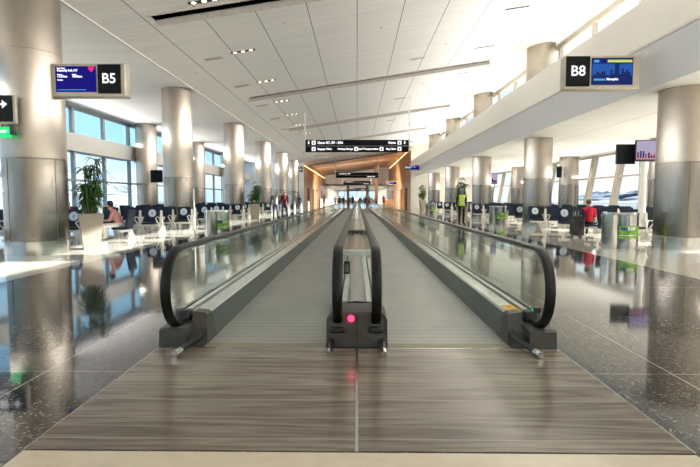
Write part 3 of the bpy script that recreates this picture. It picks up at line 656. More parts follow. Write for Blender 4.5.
def picto(mb, x, z, s, y=-.05): mb.box(x-s/2, x+s/2, y, y+.03, z-s/2, z+s/2)
def overhead(y, w, zb, label, full=True, rod_top=None):
    t = empty('overhead_sign', (0, y, zb), 0, label, 'sign')
    h = .80
    MB().rbox(-w/2, w/2, 0, .22, 0, h, .02).build('sign_body', M['sign_black'], t)
    MB().box(-w/2+.06, w/2-.06, -.012, .01, h*.485, h*.505).build('divider_line', M['lip'], t)
    for s in (-1, 1):
        x = s*(w/2+.03); tp = (cz(x) if rod_top is None else rod_top)-zb
        MB().box(x-.05, x+.05, .05, .15, -.02, tp).build('hanging_rod', M['white_metal'], t)
    if full:
        for x, z in ((-w/2+.55, .61), (w/2-.62, .61), (-w/2+.55, .20), (-.06, .20), (1.62, .20), (w/2-.62, .20)):
            p = MB(); picto(p, x, z, .25); pg = p.build('pictogram', M['letter'], t)
            p = MB(); p.box(x-.035, x+.035, -.058, -.05, z-.09, z+.05); p.box(x-.07, x+.07, -.058, -.05, z-.02, z+.02)
            p.build('pictogram_figure', M['sign_black'], pg)
        for x in (-w/2+.22, w/2-.28): MB().add([(x-.09, -.03, .62), (x, -.03, .50), (x+.09, -.03, .62), (x+.03, -.03, .62), (x+.03, -.03, .74), (x-.03, -.03, .74), (x-.03, -.03, .62)], [(0,1,2,3,4,5,6)]).build('arrow', M['letter'], t)
        for s, x, z, al in (('Gates B7, B9 - B36', -w/2+.80, .61, 'LEFT'), ('Gates', w/2-.86, .61, 'RIGHT'), ('Baggage Claim', -w/2+.80, .20, 'LEFT'), ('Parking Garage', -.28, .20, 'RIGHT'), ('Ground Transportation', 1.42, .20, 'RIGHT'), ('Bag Claim', w/2-.84, .20, 'RIGHT')):
            lettering(s, .22 if z > .4 else .165, M['letter'], t, x, -.014, z, al, .007)
    else:
        lettering('Gates B7, B9 - B36', .22, M['letter'], t, -w/2+.5, -.014, .61, 'LEFT', .006); lettering('Baggage Claim', .2, M['letter'], t, w/2-.5, -.014, .20, 'RIGHT', .006)
    return t
overhead(33.5, 6.86, H+3.08, 'black overhead sign listing gates and baggage, hung over the walkways on two long rods, largest')
overhead(75.7, 6.4, H+3.10, 'second overhead sign down the hall, just before the wood ceiling', False)
overhead(112, 6.2, H+3.1, 'third overhead sign down the hall, under the wood ceiling', False, 7.8)
overhead(150, 5.8, 3.75, 'small overhead sign deep inside the far low corridor', False, 4.6)

t = empty('directional_sign', (-8.02, 11.78, 3.17), R(0), 'black directional sign with arrow and pictograms on the edge of the first metal column', 'sign')
MB().rbox(-2.0, .02, 0, .08, -.02, .66, .02).build('housing', M['housing'], t); MB().box(-1.95, -.05, -.02, .05, .03, .63).build('sign_face', M['sign_black'], t)
for x in (-.58, -.88): p = MB(); picto(p, x, .43, .20, -.035); p.build('pictogram', M['letter'], t)
p = MB(); p.add([(-.42, -.03, .41), (-.28, -.03, .41), (-.28, -.03, .33), (-.16, -.03, .43), (-.28, -.03, .53), (-.28, -.03, .45), (-.42, -.03, .45)], [(0,1,2,3,4,5,6)]); p.build('arrow', M['letter'], t)
lettering('Airport', .2, M['letter'], t, -.42, -.03, .16, 'RIGHT', .006)
t = empty('exit_sign', (-8.22, 11.78, 2.84), 0, 'small green lit exit sign below the black directional sign', 'sign')
MB().rbox(-.22, .04, 0, .10, 0, .24, .01).build('exit_panel', M['green_glow'], t); MB().rbox(.06, .14, -.02, .12, .06, .28, .01).build('end_block', M['blackplastic'], t)
MB().box(-.16, -.14, .04, .06, .23, .30).build('stem', M['blackplastic'], t); lettering('EXIT', .09, M['letter'], t, -.10, -.006, .13, 'CENTER', .002)

t = empty('blue_board_sign', (-12.2, 52, 0), 0, 'two stacked navy boards hung near the third aisle column', 'sign')
MB().box(-.55, .55, 0, .1, 3.25, 3.52).build('board', M['navy_glow'], t); MB().box(-.55, .55, 0, .1, 2.9, 3.17).build('board', M['navy_glow'], t)
for s in (-.5, .5): MB().box(s-.015, s+.015, .03, .06, 2.9, ZS).build('rod', M['steel'], t)

def tv(x, y, z, w, h, rz, label, mats, mount):
    t = empty('tv_screen', (x, y, z), rz, label, 'television')
    MB().rbox(-w/2, w/2, 0, .09, 0, h, .012).build('tv_case', M['blackplastic'], t)
    if mats:
        MB().box(-w/2+.03, w/2-.03, -.004, .01, h*.38, h-.03).build('display', M[mats[0]], t); MB().box(-w/2+.03, w/2-.03, -.004, .01, .08, h*.38).build('display_low', M[mats[1]], t)
        s = MB(); rr = random.Random(5)
        for k in range(9): a = -w/2+.06+k*(w-.12)/9; s.box(a, a+.04+.03*rr.random(), -.008, .002, .13, h*(.25+.25*rr.random()))
        s.build('display_figures', M['city_glow'], t)
    else: MB().box(-w/2+.03, w/2-.03, -.004, .01, .03, h-.03).build('display', M['sign_black'], t)
    mount(t); return t
def post_mount(xo, ztop):
    def f(t): MB().tube([(xo, .16, -t.location.z), (xo, .16, ztop)], .14, 16).build('post', M['white_metal'], t); MB().lathe([(.001, -t.location.z+.03), (.3, -t.location.z+.03), (.3, -t.location.z)], (xo, .16), 24).build('foot', M['steel'], t)
    return f
def rod_mount(zt):
    def f(t): MB().box(-.03, .03, .04, .08, 0, zt-t.location.z).build('rod', M['steel'], t)
    return f
def arm_mount(dx, dy):
    def f(t): MB().tube([(0, .09, .25), (dx, dy, .25)], .03, 8).build('wall_arm', M['steel'], t)
    return f
tv(-13.2, 32.9, 2.45, .80, .82, 0, 'square black monitor on an arm from the window row column, B5 side', None, arm_mount(-.7, .95))
tv(10.22, 19.3, 2.70, .72, .76, 0, 'black backed television beside the lit one on the post, B8 side', None, lambda t: (MB().tube([(.2, .09, .4), (.72, .16, .4)], .03, 8).build('wall_arm', M['steel'], t)))
tv(10.92, 19.0, 2.78, 1.02, .80, 0, 'lit lilac television on a thick pale post by the first B8 side column', ('lilac_glow', 'rose_glow'), post_mount(-.12, .4))
tv(12.2, 45, 2.7, .66, .95, 0, 'purple portrait screen hung from the low soffit', ('lilac_glow', 'rose_glow'), rod_mount(ZR))
tv(14.5, 36.3, 2.9, .36, .8, R(-20), 'narrow black monitor on the window row column, B8 side', None, arm_mount(.5, .5))

# ------------------------------------------------------------------ gate chairs
def make_chair(sticker=True):
    t = empty('gate_chair')
    w = .29
    # backrest: tapered slab leaning back, front faces -y
    pr = []
    def slab(z0, z1, w0, w1, y0, y1, th):
        return [(-w0, y0, z0), (w0, y0, z0), (w1, y1, z1), (-w1, y1, z1), (-w0, y0+th, z0), (w0, y0+th, z0), (w1, y1+th, z1), (-w1, y1+th, z1)]
    bm = bmesh.new(); vs = [bm.verts.new(p) for p in slab(.40, 1.03, w-.03, w, .16, .27, .07)]
    for f in [(0,1,2,3), (7,6,5,4), (0,4,5,1), (1,5,6,2), (2,6,7,3), (3,7,4,0)]: bm.faces.new([vs[i] for i in f])
    bmesh.ops.bevel(bm, geom=bm.edges[:], offset=.02, segments=2, affect='EDGES'); bm.verts.index_update()
    MB().add([v.co[:] for v in bm.verts], [[v.index for v in f.verts] for f in bm.faces], True).build('backrest', M['navy'], t); bm.free()
    MB().rbox(-w+.02, w-.02, -.28, .24, .36, .44, .025).build('seat', M['navy'], t)
    if sticker:
        s = MB(); s.add([(0, -.003, 0)] + [(.155*math.cos(2*PI*i/28), -.003, .155*math.sin(2*PI*i/28)) for i in range(28)] , [(0, 1+i, 1+(i+1) % 28) for i in range(28)])
        s.v = [(x, y+.212+.1746*z, z+.80) for x, y, z in s.v]
        s.build('round_sticker', M['sticker'], t, recalc=False)
    MB().box(-w, w+.2, -.02, .06, .27, .34).build('beam', M['white_metal'], t)
    # pale A-shaped arm pedestal beside the seat
    sx = w+.14
    MB().add([(sx-.15, .02, 0), (sx+.15, .02, 0), (sx+.15, .02, .05), (sx+.075, .02, .34), (sx+.03, .02, .92), (sx-.03, .02, .92), (sx-.075, .02, .34), (sx-.15, .02, .05)] +
             [(sx-.15, .09, 0), (sx+.15, .09, 0), (sx+.15, .09, .05), (sx+.075, .09, .34), (sx+.03, .09, .92), (sx-.03, .09, .92), (sx-.075, .09, .34), (sx-.15, .09, .05)],
             [tuple(range(8)), tuple(range(15, 7, -1))] + [(i, (i+1) % 8, 8+(i+1) % 8, 8+i) for i in range(8)]).build('arm_pedestal', M['white_metal'], t)
    for s in (-1, 1):
        MB().tube([(sx+s*.05, .0, .30), (sx+s*.10, -.12, .46), (sx+s*.13, -.22, .60), (sx+s*.13, -.10, .645), (sx+s*.12, .10, .64), (sx+s*.06, .06, .50), (sx+s*.04, .03, .40)], .02, 8).build('armrest', M['white_metal'], t)
    MB().tube([(sx, -.24, .02), (sx, -.1, .06), (sx, .05, .28), (sx, .22, .06), (sx, .34, .02)], .022, 8).build('foot', M['white_metal'], t)
    return t
proto_s, proto_p = make_chair(True), make_chair(False)
used = set()
def place_chair(x, y, sticker, label, group, rz=0):
    src = proto_s if sticker else proto_p
    if src.name not in used: used.add(src.name); o = src
    else: o = copy_tree(src)
    o.location = (x, y, 0); o.rotation_euler = (0, 0, rz); tag(o, label, 'chair', group); return o
def row(y, xs, side, idx, sgn):
    for k, x in enumerate(xs):
        if k == 0: place_chair(x, y, True, 'aisle end navy seat with round white sticker, %s row of gate chairs, %s side' % (ORD[idx], side), 'gate chairs on the %s side' % side)
        else: place_chair(x, y, False, 'plain navy seat, %s row of gate chairs counted from the camera, %s side' % (ORD[idx], side), 'plain seats of the %s row, %s side' % (ORD[idx], side), 0)
PITCH = .86
for i, (y, x0, n) in enumerate([(16.6, -9.6, 4), (20.2, -8.40, 6), (22.35, -7.85, 7), (26.4, -8.15, 6), (29.6, -8.4, 6), (33.0, -7.95, 7), (37.5, -8.5, 6), (41, -8.5, 6), (43.9, -7.85, 7), (49, -8.4, 6), (54.6, -7.9, 6)]):
    row(y, [x0-PITCH*k for k in range(n)], 'B5', i, -1)
for i, (y, x0, n) in enumerate([(17.3, 8.65, 7), (20.7, 8.62, 7), (23.8, 8.50, 7), (27.3, 8.9, 7), (30.6, 8.6, 7), (35.2, 8.45, 7), (39.4, 8.6, 6), (43, 8.6, 6), (46.9, 8.45, 6), (52, 8.6, 6), (57, 8.6, 6)]):
    row(y, [x0+PITCH*k for k in range(n)], 'B8', i, 1)

# ------------------------------------------------------------------ bins
def label_mat():
    m, nt, b = new_mat('green recycling wrap'); setp(b, rough=.3); noise_col(nt, b, (.10, .36, .03), (.42, .62, .10), 7, lo=.4, hi=.6); return m
M['wrap'] = label_mat(); M['blue'] = simple('blue print', (.02, .10, .35), .4); M['print'] = simple('white print', (.85, .87, .88), .4)
def bin_(x, y, rz, s, label):
    t = empty('recycling_bin', (x, y, 0), rz, label, 'bin')
    t.scale = (s, s, s)
    for (cx, r) in ((-.21, .24), (.20, .30)):
        MB().lathe([(r-.02, 0), (r-.02, .04), (r, .045), (r, .965), (r-.01, .975)], (cx, 0 if cx > 0 else .08), 40).build('body', M['kick'], t)
    pts = [(-.21+.25*math.cos(a), .08+.25*math.sin(a)) for a in [R(100+16*i) for i in range(11)]] + [(.20+.31*math.cos(a), .31*math.sin(a)) for a in [R(-90+18*i) for i in range(11)]]
    MB().prism_z(pts, .975, 1.03, False).build('lid', M['steel'], t)
    MB().prism_z([(-.21+.14*math.cos(a), .08+.14*math.sin(a)) for a in [2*PI*i/20 for i in range(20)]], 1.03, 1.036).build('lid_opening', M['blackplastic'], t)
    MB().prism_z([(.2+.16*math.cos(a), .16*math.sin(a)) for a in [2*PI*i/20 for i in range(20)]], 1.03, 1.036).build('lid_opening', M['blackplastic'], t)
    def band(r, a0, a1, z0, z1, name, mat):
        n = 16; vs = []
        for i in range(n+1):
            a = R(a0+(a1-a0)*i/n)
            for rr, zz in ((r, z0), (r, z1)): vs.append((.20+rr*math.cos(a), rr*math.sin(a), zz))
        return MB().add(vs, [(2*i, 2*i+2, 2*i+3, 2*i+1) for i in range(n)], True).build(name, mat, t)
    band(.303, 175, 365, .30, .66, 'wrap_label', M['wrap']); band(.306, 215, 245, .53, .62, 'label_mark', M['blue']); 
    for a in (250, 262, 274): band(.306, a, a+8, .53, .63, 'label_letter', M['print'])
    band(.306, 200, 300, .38, .40, 'label_line', M['print'])
    return t
bin_(7.36, 14.1, R(0), .98, 'round steel recycling bin with green wrap beside the first B8 side column')
bin_(7.62, 27.2, R(0), .97, 'steel bin with green wrap behind the second B8 side column, before dark seats')
bin_(6.45, 44.0, R(0), .95, 'small distant bin with green wrap past the person in the lime vest')
bin_(-5.10, 18.1, R(48), .95, 'steel bin beside the walkway handrail on the B5 side')

t = empty('stanchion_post', (-5.75, 17.6, 0), 0, 'slim pale upright post behind the walkway glass, B5 side', 'post')
MB().tube([(0, 0, 0), (0, 0, 1.75)], .025, 12).build('pole', M['white_metal'], t); MB().lathe([(.001, .02), (.14, .02), (.15, 0)], n=24).build('base', M['steel'], t)
for k, (x, y) in enumerate([(-7.0, 56), (-6.7, 60), (-6.4, 66)]):
    t = empty('bollard', (x, y, 0), 0, ['white bollard by the white cross wall, one of three, closest to the camera', 'white bollard by the white cross wall, middle one of three', 'white bollard by the white cross wall, farthest of three, by the wood wall'][k], 'bollard')
    MB().tube([(0, 0, 0), (0, 0, 1.05)], .10, 14).build('post', M['coolwhite'], t); MB().lathe([(.001, 1.09), (.10, 1.08), (.105, 1.04)], n=20).build('cap', M['steel'], t)

# ------------------------------------------------------------------ plants
def planter_plant(x, y, rz, s, label, h_pot=.92, h_pl=1.55, seed=1, w0=.20, w1=.29, dens=1.0):
    rn = random.Random(seed)
    t = empty('potted_plant', (x, y, 0), rz, label, 'plant'); t.scale = (s, s, s)
    p = MB(); p.add([(-w0,-w0,0),(w0,-w0,0),(w0,w0,0),(-w0,w0,0),(-w1,-w1,h_pot),(w1,-w1,h_pot),(w1,w1,h_pot),(-w1,w1,h_pot),
                     (-w1+.03,-w1+.03,h_pot),(w1-.03,-w1+.03,h_pot),(w1-.03,w1-.03,h_pot),(-w1+.03,w1-.03,h_pot),(-w1+.05,-w1+.05,h_pot-.06),(w1-.05,-w1+.05,h_pot-.06),(w1-.05,w1-.05,h_pot-.06),(-w1+.05,w1-.05,h_pot-.06)],
                    [(0,3,2,1),(0,1,5,4),(1,2,6,5),(2,3,7,6),(3,0,4,7),(4,5,9,8),(5,6,10,9),(6,7,11,10),(7,4,8,11),(8,9,13,12),(9,10,14,13),(10,11,15,14),(11,8,12,15)])
    p.build('planter', M['pot'], t)
    MB().box(-w1+.05, w1-.05, -w1+.05, w1-.05, h_pot-.09, h_pot-.05).build('soil', M['soil'], t)
    canes = MB(); lv = MB(); tufts = []
    for k in range(7):
        a = rn.random()*2*PI; r0 = .03+.10*rn.random(); hh = h_pl*(.35+.65*(k+1)/7); lean = .06+.20*rn.random()
        pts = [(r0*math.cos(a)+lean*(q/6)**1.4*math.cos(a), r0*math.sin(a)+lean*(q/6)**1.4*math.sin(a), h_pot-.08+hh*q/6) for q in range(7)]
        canes.tube(pts, [.018]*6+[.01], 7)
        for q in range(2, 7):
            if rn.random() < .9: tufts.append((Vector(pts[q]), 9+int(5*rn.random())))
    canes.build('cane', M['bark'], t)
    for c, n in tufts:
        for i in range(int(n*dens)):
            a = rn.random()*2*PI; Lf = .26+.20*rn.random(); up = .35+.75*rn.random(); d = Vector((math.cos(a), math.sin(a), 0)); sd = Vector((-math.sin(a), math.cos(a), 0))
            vs = []; fs = []; k = 5; w = .022+.01*rn.random()
            for q in range(k+1):
                u = q/k; p_ = c + d*(Lf*u*.85) + Vector((0, 0, Lf*(up*u - 1.15*u*u))); ww = w*math.sin(PI*min(.98, .12+.86*u))+.001
                vs += [p_-sd*ww+Vector((0, 0, ww*.4)), p_+Vector((0, 0, -ww*.2)), p_+sd*ww+Vector((0, 0, ww*.4))]
            for q in range(k): b_ = q*3; fs += [(b_, b_+1, b_+4, b_+3), (b_+1, b_+2, b_+5, b_+4)]
            lv.add(vs, fs, True)
    lv.build('foliage', M['leaf'], t, recalc=False)
planter_plant(-7.38, 13.75, R(32), 1.0, 'tall leafy cane plant in a taupe square planter beside the first metal column', .98, 1.52, 3, .20, .31, 1.2)
planter_plant(-7.0, 34.2, R(0), 1.12, 'leafy plant in a tapered taupe planter between the aisle columns, B5 side', .92, 1.35, 5, .19, .27, .9)
planter_plant(6.95, 33.2, R(10), 1.15, 'leafy plant behind the person in the lime vest', .95, 1.45, 9)
planter_plant(8.35, 64.0, R(10), 1.3, 'small distant plant in a planter before the beige wall, B8 side', .9, 1.5, 11)

# ------------------------------------------------------------------ luggage, counters
def suitcase(x, y, rz, label, s=1, mat='blackplastic'):
    t = empty('rolling_suitcase', (x, y, 0), rz, label, 'suitcase'); t.scale = (s, s, s)
    MB().rbox(-.22, .22, -.14, .14, .07, .66, .035).build('shell', M[mat], t); MB().rbox(-.17, .17, -.165, -.13, .12, .42, .015).build('front_pocket', M[mat], t)
    MB().tube([(-.1, .1, .6), (-.1, .1, .95), (.1, .1, .95), (.1, .1, .6)], .012, 6).build('pull_handle', M['steel'], t)
    for sx in (-.17, .17):
        w = MB().tube([(sx-.015, 0, .04), (sx+.015, 0, .04)], .04, 14); w.build('wheel', M['rubber'], t)
    MB().rbox(-.16, .16, -.10, .10, .66, .80, .03).build('top_bag', M[mat], t)
suitcase(7.95, 18.15, R(10), 'black rolling suitcase with a bag on top standing before the person in red')
t = empty('service_counter', (-6.2, 100, 0), 0, 'white service counter by the far wood wall', 'counter'); MB().rbox(-1, 1, -2, 2, 0, 1.3, .04).build('counter_body', M['coolwhite'], t); MB().rbox(-1.1, 1.1, -2.1, 2.1, 1.3, 1.36, .02).build('counter_top', M['coolwhite'], t)
t = empty('retail_cart', (5.6, 90, 0), 0, 'wooden retail cart beside the far walkway end, B8 side', 'cart'); MB().rbox(-.9, .9, -1.2, 1.2, .1, 1.2, .03).build('cart_body', M['wood'], t)
for s in (-.8, .8): MB().tube([(s, -1, .1), (s+.05, -1, .1)], .1, 12).build('wheel', M['rubber'], t)

# ------------------------------------------------------------------ people
def person(label, loc, rz, h=1.75, pose='stand', shirt=(.1, .1, .1), pants=(.03, .03, .05), skin=(.55, .36, .27), hair=(.05, .035, .025), shoe=(.02, .02, .02),
           vox=.016, vest=None, hat=None, mask=None, bag=None, long_hair=False, phase=1.0, short_sleeve=False, stripes=False):
    k = h/1.75
    root = empty('person', loc, rz, label, 'person'); root.scale = (k, k, k)
    P = {}
    if pose in ('stand', 'walk'):
        sw = .0 if pose == 'stand' else .20*phase
        P.update(pel=(0, 0, .95), wai=(0, -.005, 1.10), che=(0, 0, 1.27), upc=(0, .005, 1.40), nec=(0, 0, 1.49), hed=(0, -.015, 1.56))
        for s, n in ((-1, 'l'), (1, 'r')):
            w = sw*s; P['hip'+n] = (s*.10, 0, .91); P['kne'+n] = (s*.105, -.03-w*.6, .50); P['ank'+n] = (s*.11, .02-w*1.25+.1*abs(sw)*(s*phase > 0)*0, .09 + (.05 if w < 0 else 0)); P['toe'+n] = (s*.13, -.14-w*1.25, .035)
            P['sho'+n] = (s*.19, .005, 1.41); P['elb'+n] = (s*.245, .03+w*.5, 1.13); P['wri'+n] = (s*.25, -.05+w*.9, .89); P['han'+n] = (s*.245, -.075+w*.95, .81)
    elif pose == 'sit':       # seated, leaning forward, forearms on thighs, facing -y
        P.update(pel=(0, .05, .52), wai=(0, .03, .66), che=(0, -.05, .82), upc=(0, -.11, .93), nec=(0, -.17, 1.00), hed=(0, -.215, 1.06))
        for s, n in ((-1, 'l'), (1, 'r')):
            P['hip'+n] = (s*.10, .02, .50); P['kne'+n] = (s*.13, -.42, .50); P['ank'+n] = (s*.13, -.40, .09); P['toe'+n] = (s*.15, -.56, .035)
            P['sho'+n] = (s*.19, -.10, .93); P['elb'+n] = (s*.22, -.20, .68); P['wri'+n] = (s*.11, -.40, .66); P['han'+n] = (s*.07, -.47, .66)
    else:                     # seated upright
        P.update(pel=(0, .05, .52), wai=(0, .06, .68), che=(0, .05, .85), upc=(0, .03, .97), nec=(0, .01, 1.06), hed=(0, -.01, 1.13))
        for s, n in ((-1, 'l'), (1, 'r')):
            P['hip'+n] = (s*.10, .02, .50); P['kne'+n] = (s*.12, -.42, .52); P['ank'+n] = (s*.12, -.42, .09); P['toe'+n] = (s*.14, -.56, .035)
            P['sho'+n] = (s*.19, .03, .97); P['elb'+n] = (s*.25, -.02, .72); P['wri'+n] = (s*.12, -.25, .66); P['han'+n] = (s*.08, -.32, .68)
    P = {a: Vector(b) for a, b in P.items()}
    rad = dict(pel=.145, wai=.125, che=.145, upc=.125, nec=.055, hed=.06, hip=.095, kne=.062, ank=.045, toe=.038, sho=.068, elb=.045, wri=.030, han=.03)
    rr = lambda j: rad[j] if j in rad else rad[j[:-1]]
    bones = [('pel', 'wai'), ('wai', 'che'), ('che', 'upc'), ('upc', 'nec'), ('nec', 'hed')]
    for n in 'lr': bones += [('pel', 'hip'+n), ('hip'+n, 'kne'+n), ('kne'+n, 'ank'+n), ('ank'+n, 'toe'+n), ('upc', 'sho'+n), ('sho'+n, 'elb'+n), ('elb'+n, 'wri'+n), ('wri'+n, 'han'+n)]
    fwd = Vector((0, -1, 0)); head = P['hed'] + Vector((0, -.012, .09)); hr = (.078, .098, .118)
    def taper(mb, a, b_, ra, rb, fl=1.0, inf=0):
        a, b_ = Vector(a), Vector(b_); d = (b_-a)
        n = 5
        for q in range(n+1):
            u = q/n; r = ra+(rb-ra)*u+inf; mb.ball(a+d*u, (r*1.0, r*fl, r), 12, 8)
        mb.tube([a+d*q/4 for q in range(5)], [ra+(rb-ra)*q/4+inf for q in range(5)], 12)
    def fuse(mb, name, mats, parent, v, region=None, smooth=3):
        me = bpy.data.meshes.new(name); me.from_pydata([tuple(p) for p in mb.v], [], mb.f)
        o = bpy.data.objects.new(name, me); col.objects.link(o)
        md = o.modifiers.new('r', 'REMESH'); md.mode = 'VOXEL'; md.voxel_size = v; sm = o.modifiers.new('s', 'SMOOTH'); sm.iterations = smooth; sm.factor = .5
        dg = bpy.context.evaluated_depsgraph_get(); m2 = bpy.data.meshes.new_from_object(o.evaluated_get(dg)); bpy.data.objects.remove(o)
        m2.name = name; m2.materials.clear()
        for m in mats: m2.materials.append(m)
        if region:
            for p in m2.polygons: p.material_index = region(p.center)
        for p in m2.polygons: p.use_smooth = True
        o = bpy.data.objects.new(name, m2); col.objects.link(o); o.parent = parent; return o
    mb = MB()
    for a, b_ in bones:
        fl = .72 if a in ('pel', 'wai', 'che') else (.8 if a == 'upc' else 1)
        taper(mb, P[a], P[b_], rr(a) if not (a == 'upc' and b_ != 'nec') else .085, rr(b_), fl)
    mb.ball(head, hr, 20, 14); mb.ball(head+Vector((0, -.02, -.07)), (.055, .07, .055), 14, 10)          # skull, jaw
    mb.ball(head+Vector((0, -.10, -.02)), (.014, .022, .026), 10, 8)                                        # nose
    for s in (-1, 1): mb.ball(head+Vector((s*.078, .01, -.01)), (.014, .024, .034), 10, 8)                  # ears
    for n, s in (('l', -1), ('r', 1)):                                                                      # hands with five fingers
        hd = P['han'+n]; d = (P['han'+n]-P['wri'+n]).normalized(); side = d.cross(Vector((0, -1, .3))).normalized() if pose in ('stand', 'walk') else Vector((1, 0, 0)); cr = d.cross(side).normalized()
        mb.ball(hd, (.035, .028, .04), 10, 8)
        for q in range(4):
            o_ = side*(q-1.5)*.021; ln = (.062, .075, .07, .055)[q]; b0 = hd+d*.015+o_
            mb.tube([b0, b0+d*ln*.55+o_*.15, b0+d*ln*.95+cr*ln*.25], [.0105, .0095, .008], 7)
        b0 = hd-side*.03*s; mb.tube([b0, b0-side*.03*s+d*.02, b0-side*.035*s+d*.05], [.012, .011, .009], 7)
    mats = [pm('skin', skin), pm('shirt', shirt), pm('trousers', pants), pm('shoe', shoe)]
    def region(c):
        best = (9, 'pel', 'wai')
        for a, b_ in bones:
            A, B = P[a], P[b_]; d = B-A; u = max(0, min(1, (c-A).dot(d)/d.length_squared)); r = rr(a)+(rr(b_)-rr(a))*u; q = (c-A-d*u).length-r
            if q < best[0]: best = (q, a, b_)
        if (c-head).length < .135 and c.z > P['nec'].z+.02: return 0
        a, b_ = best[1], best[2]
        if b_ == 'hed' : return 0
        if a.startswith('wri'): return 0
        if short_sleeve and a.startswith('elb'): return 0
        if a.startswith('ank'): return 3
        if a[:3] in ('hip', 'kne') or b_[:3] == 'hip' or (a == 'pel' and (c-P['pel']).dot(P['wai']-P['pel']) < .2*(P['wai']-P['pel']).length_squared): return 2
        return 1
    fuse(mb, 'body', mats, root, vox, region)
    # face: eyes and mouth
    e = MB()
    for s in (-1, 1): e.ball(head+Vector((s*.030, -.088, .004)), (.013, .008, .008), 8, 6)
    e.ball(head+Vector((0, -.088, -.062)), (.024, .008, .006), 8, 6); e.build('facial_features', pm('dark', (.06, .02, .02)), root)
    hh = MB(); hh.ball(head+Vector((0, .014, .022)), (.088, .102, .112), 18, 12)
    vs = []
    hm = MB()
    n_, k_ = 20, 10; c0 = head+Vector((0, .012, .018))
    for j in range(k_+1):
        for i in range(n_):
            a = 2*PI*i/n_; lim = R(62) if math.sin(a) < -.35 else R(118 if not long_hair else 140); t_ = lim*j/k_
            vs.append(c0+Vector((.089*math.sin(t_)*math.cos(a), .105*math.sin(t_)*math.sin(a), .118*math.cos(t_))))
    hm.add(vs, [(j*n_+i, (j+1)*n_+i, (j+1)*n_+(i+1) % n_, j*n_+(i+1) % n_) for j in range(k_) for i in range(n_)], True)
    if long_hair: hm.ball(head+Vector((0, .06, -.09)), (.08, .05, .13), 14, 10)
    hm.build('hair', pm('hair', hair), root)
    if hat:
        m = MB(); m.lathe([(.001, .135), (.06, .125), (.095, .07), (.103, .02), (.10, .0)], (0, 0), 24); m.box(-.06, .06, -.19, -.08, -.002, .012)
        m.v = [(x+c0.x, y+c0.y, z+c0.z+.03) for x, y, z in m.v]; m.build('hat', pm('hat', hat), root)
    if mask:
        m = MB(); m.ball(head+Vector((0, -.062, -.052)), (.062, .05, .05), 14, 10); m.build('face_mask', pm('mask', mask), root)
    if vest:
        m = MB()
        for a, b_ in (('pel', 'wai'), ('wai', 'che'), ('che', 'upc')): taper(m, P[a], P[b_], rr(a), rr(b_), .76, .016)
        for s in 'lr': taper(m, P['upc'], P['upc']+(P['sho'+s]-P['upc'])*.7, .085, .07, 1, .016)
        vo = fuse(m, 'vest', [pm('vest', vest), pm('stripe', (.75, .75, .72))], root, vox)
        for p in vo.data.polygons:
            z_ = p.center.z
            if stripes and (1.06 < z_ < 1.10 or (abs(abs(p.center.x)-.09) < .02 and z_ > 1.1)): p.material_index = 1
    if bag:
        b0 = P['che']; m = MB(); m.rbox(b0.x-.15, b0.x+.15, b0.y+.10, b0.y+.27, b0.z-.22, b0.z+.18, .05); m.build('backpack', pm('bag', bag), root)
    return root
_pm = {}
def pm(kind, c):
    key = (kind,)+tuple(c)
    if key not in _pm: _pm[key] = simple('%s cloth' % kind if kind not in ('skin', 'hair') else kind, c, .55 if kind == 'skin' else .8, var=.1, scale=12)
    return _pm[key]
blk = (.012, .012, .015)
person('person seated in dusty pink top and white trousers beside the tall potted plant', (-8.08, 16.75, 0), R(-78), 1.75, 'sit', (.50, .24, .23), (.80, .78, .76), (.60, .38, .28), (.03, .02, .02), (.75, .75, .73), .014, mask=blk, hat=blk)
place_chair(-7.93, 16.82, False, 'navy gate chair under the seated person in white trousers', None, R(-90)).scale = (-1, 1, 1)
person('person in lime safety vest and black trousers standing beyond the walkway glass', (5.62, 27.0, 0), R(8), 1.86, 'stand', blk, blk, (.40, .26, .20), (.03, .03, .03), vox=.016, vest=(.55, .85, .03), stripes=True, hat=(.30, .33, .38), mask=(.2, .25, .35))
person('person in black coat and jeans walking beside one in a red plaid shirt', (-5.42, 33.2, 0), R(14), 1.90, 'walk', (.03, .03, .035), (.05, .09, .16), hair=(.5, .48, .45), vox=.018, vest=(.30, .28, .26), hat=(.55, .53, .5))
person('person in red plaid shirt and black coat with pale hat, walking by the glass', (-4.85, 33.5, 0), R(-6), 1.90, 'walk', blk, (.04, .06, .12), hair=(.7, .66, .6), vox=.018, vest=(.20, .015, .02), hat=(.72, .70, .66), phase=-1, long_hair=True)
person('person in red top seated with back to the camera among dark seats, B8 side', (8.62, 18.75, 0), R(176), 1.78, 'situp', (.62, .015, .05), blk, hair=(.10, .05, .03), vox=.015, vest=None, long_hair=False)
place_chair(8.60, 18.80, False, 'navy gate chair under the person in the red top', None, R(90))
person('person in dark clothes seated behind the planter, B5 side', (-10.6, 18.2, 0), R(10), 1.7, 'situp', (.35, .06, .18), blk, hair=(.25, .13, .07), vox=.02, long_hair=True)
person('person in dark jacket sitting behind the second aisle column, B5 side', (-9.3, 28.0, 0), R(60), 1.75, 'situp', blk, blk, vox=.022)
person('person in grey jacket with rucksack standing before the white cross wall', (-6.9, 59.5, 0), R(190), 1.8, 'stand', (.10, .13, .17), (.05, .06, .10), vox=.022, bag=(.05, .08, .12))
suitcase(-7.45, 58.5, 0, 'dark suitcase by the person before the white cross wall', 1.1)
person('person in black standing in the doorway of the far wood wall, B5 side', (-5.4, 82, 0), R(-60), 1.85, 'stand', blk, blk, vox=.03)
person('person in teal jacket and dark trousers at the far end, B5 side', (-3.85, 88, 0), R(150), 1.85, 'walk', (.03, .13, .20), blk, vox=.03)
person('person in orange vest and black trousers near the far wood cart', (4.4, 83, 0), R(20), 1.9, 'stand', (.55, .30, .22), blk, vox=.026, vest=(.85, .13, .04))
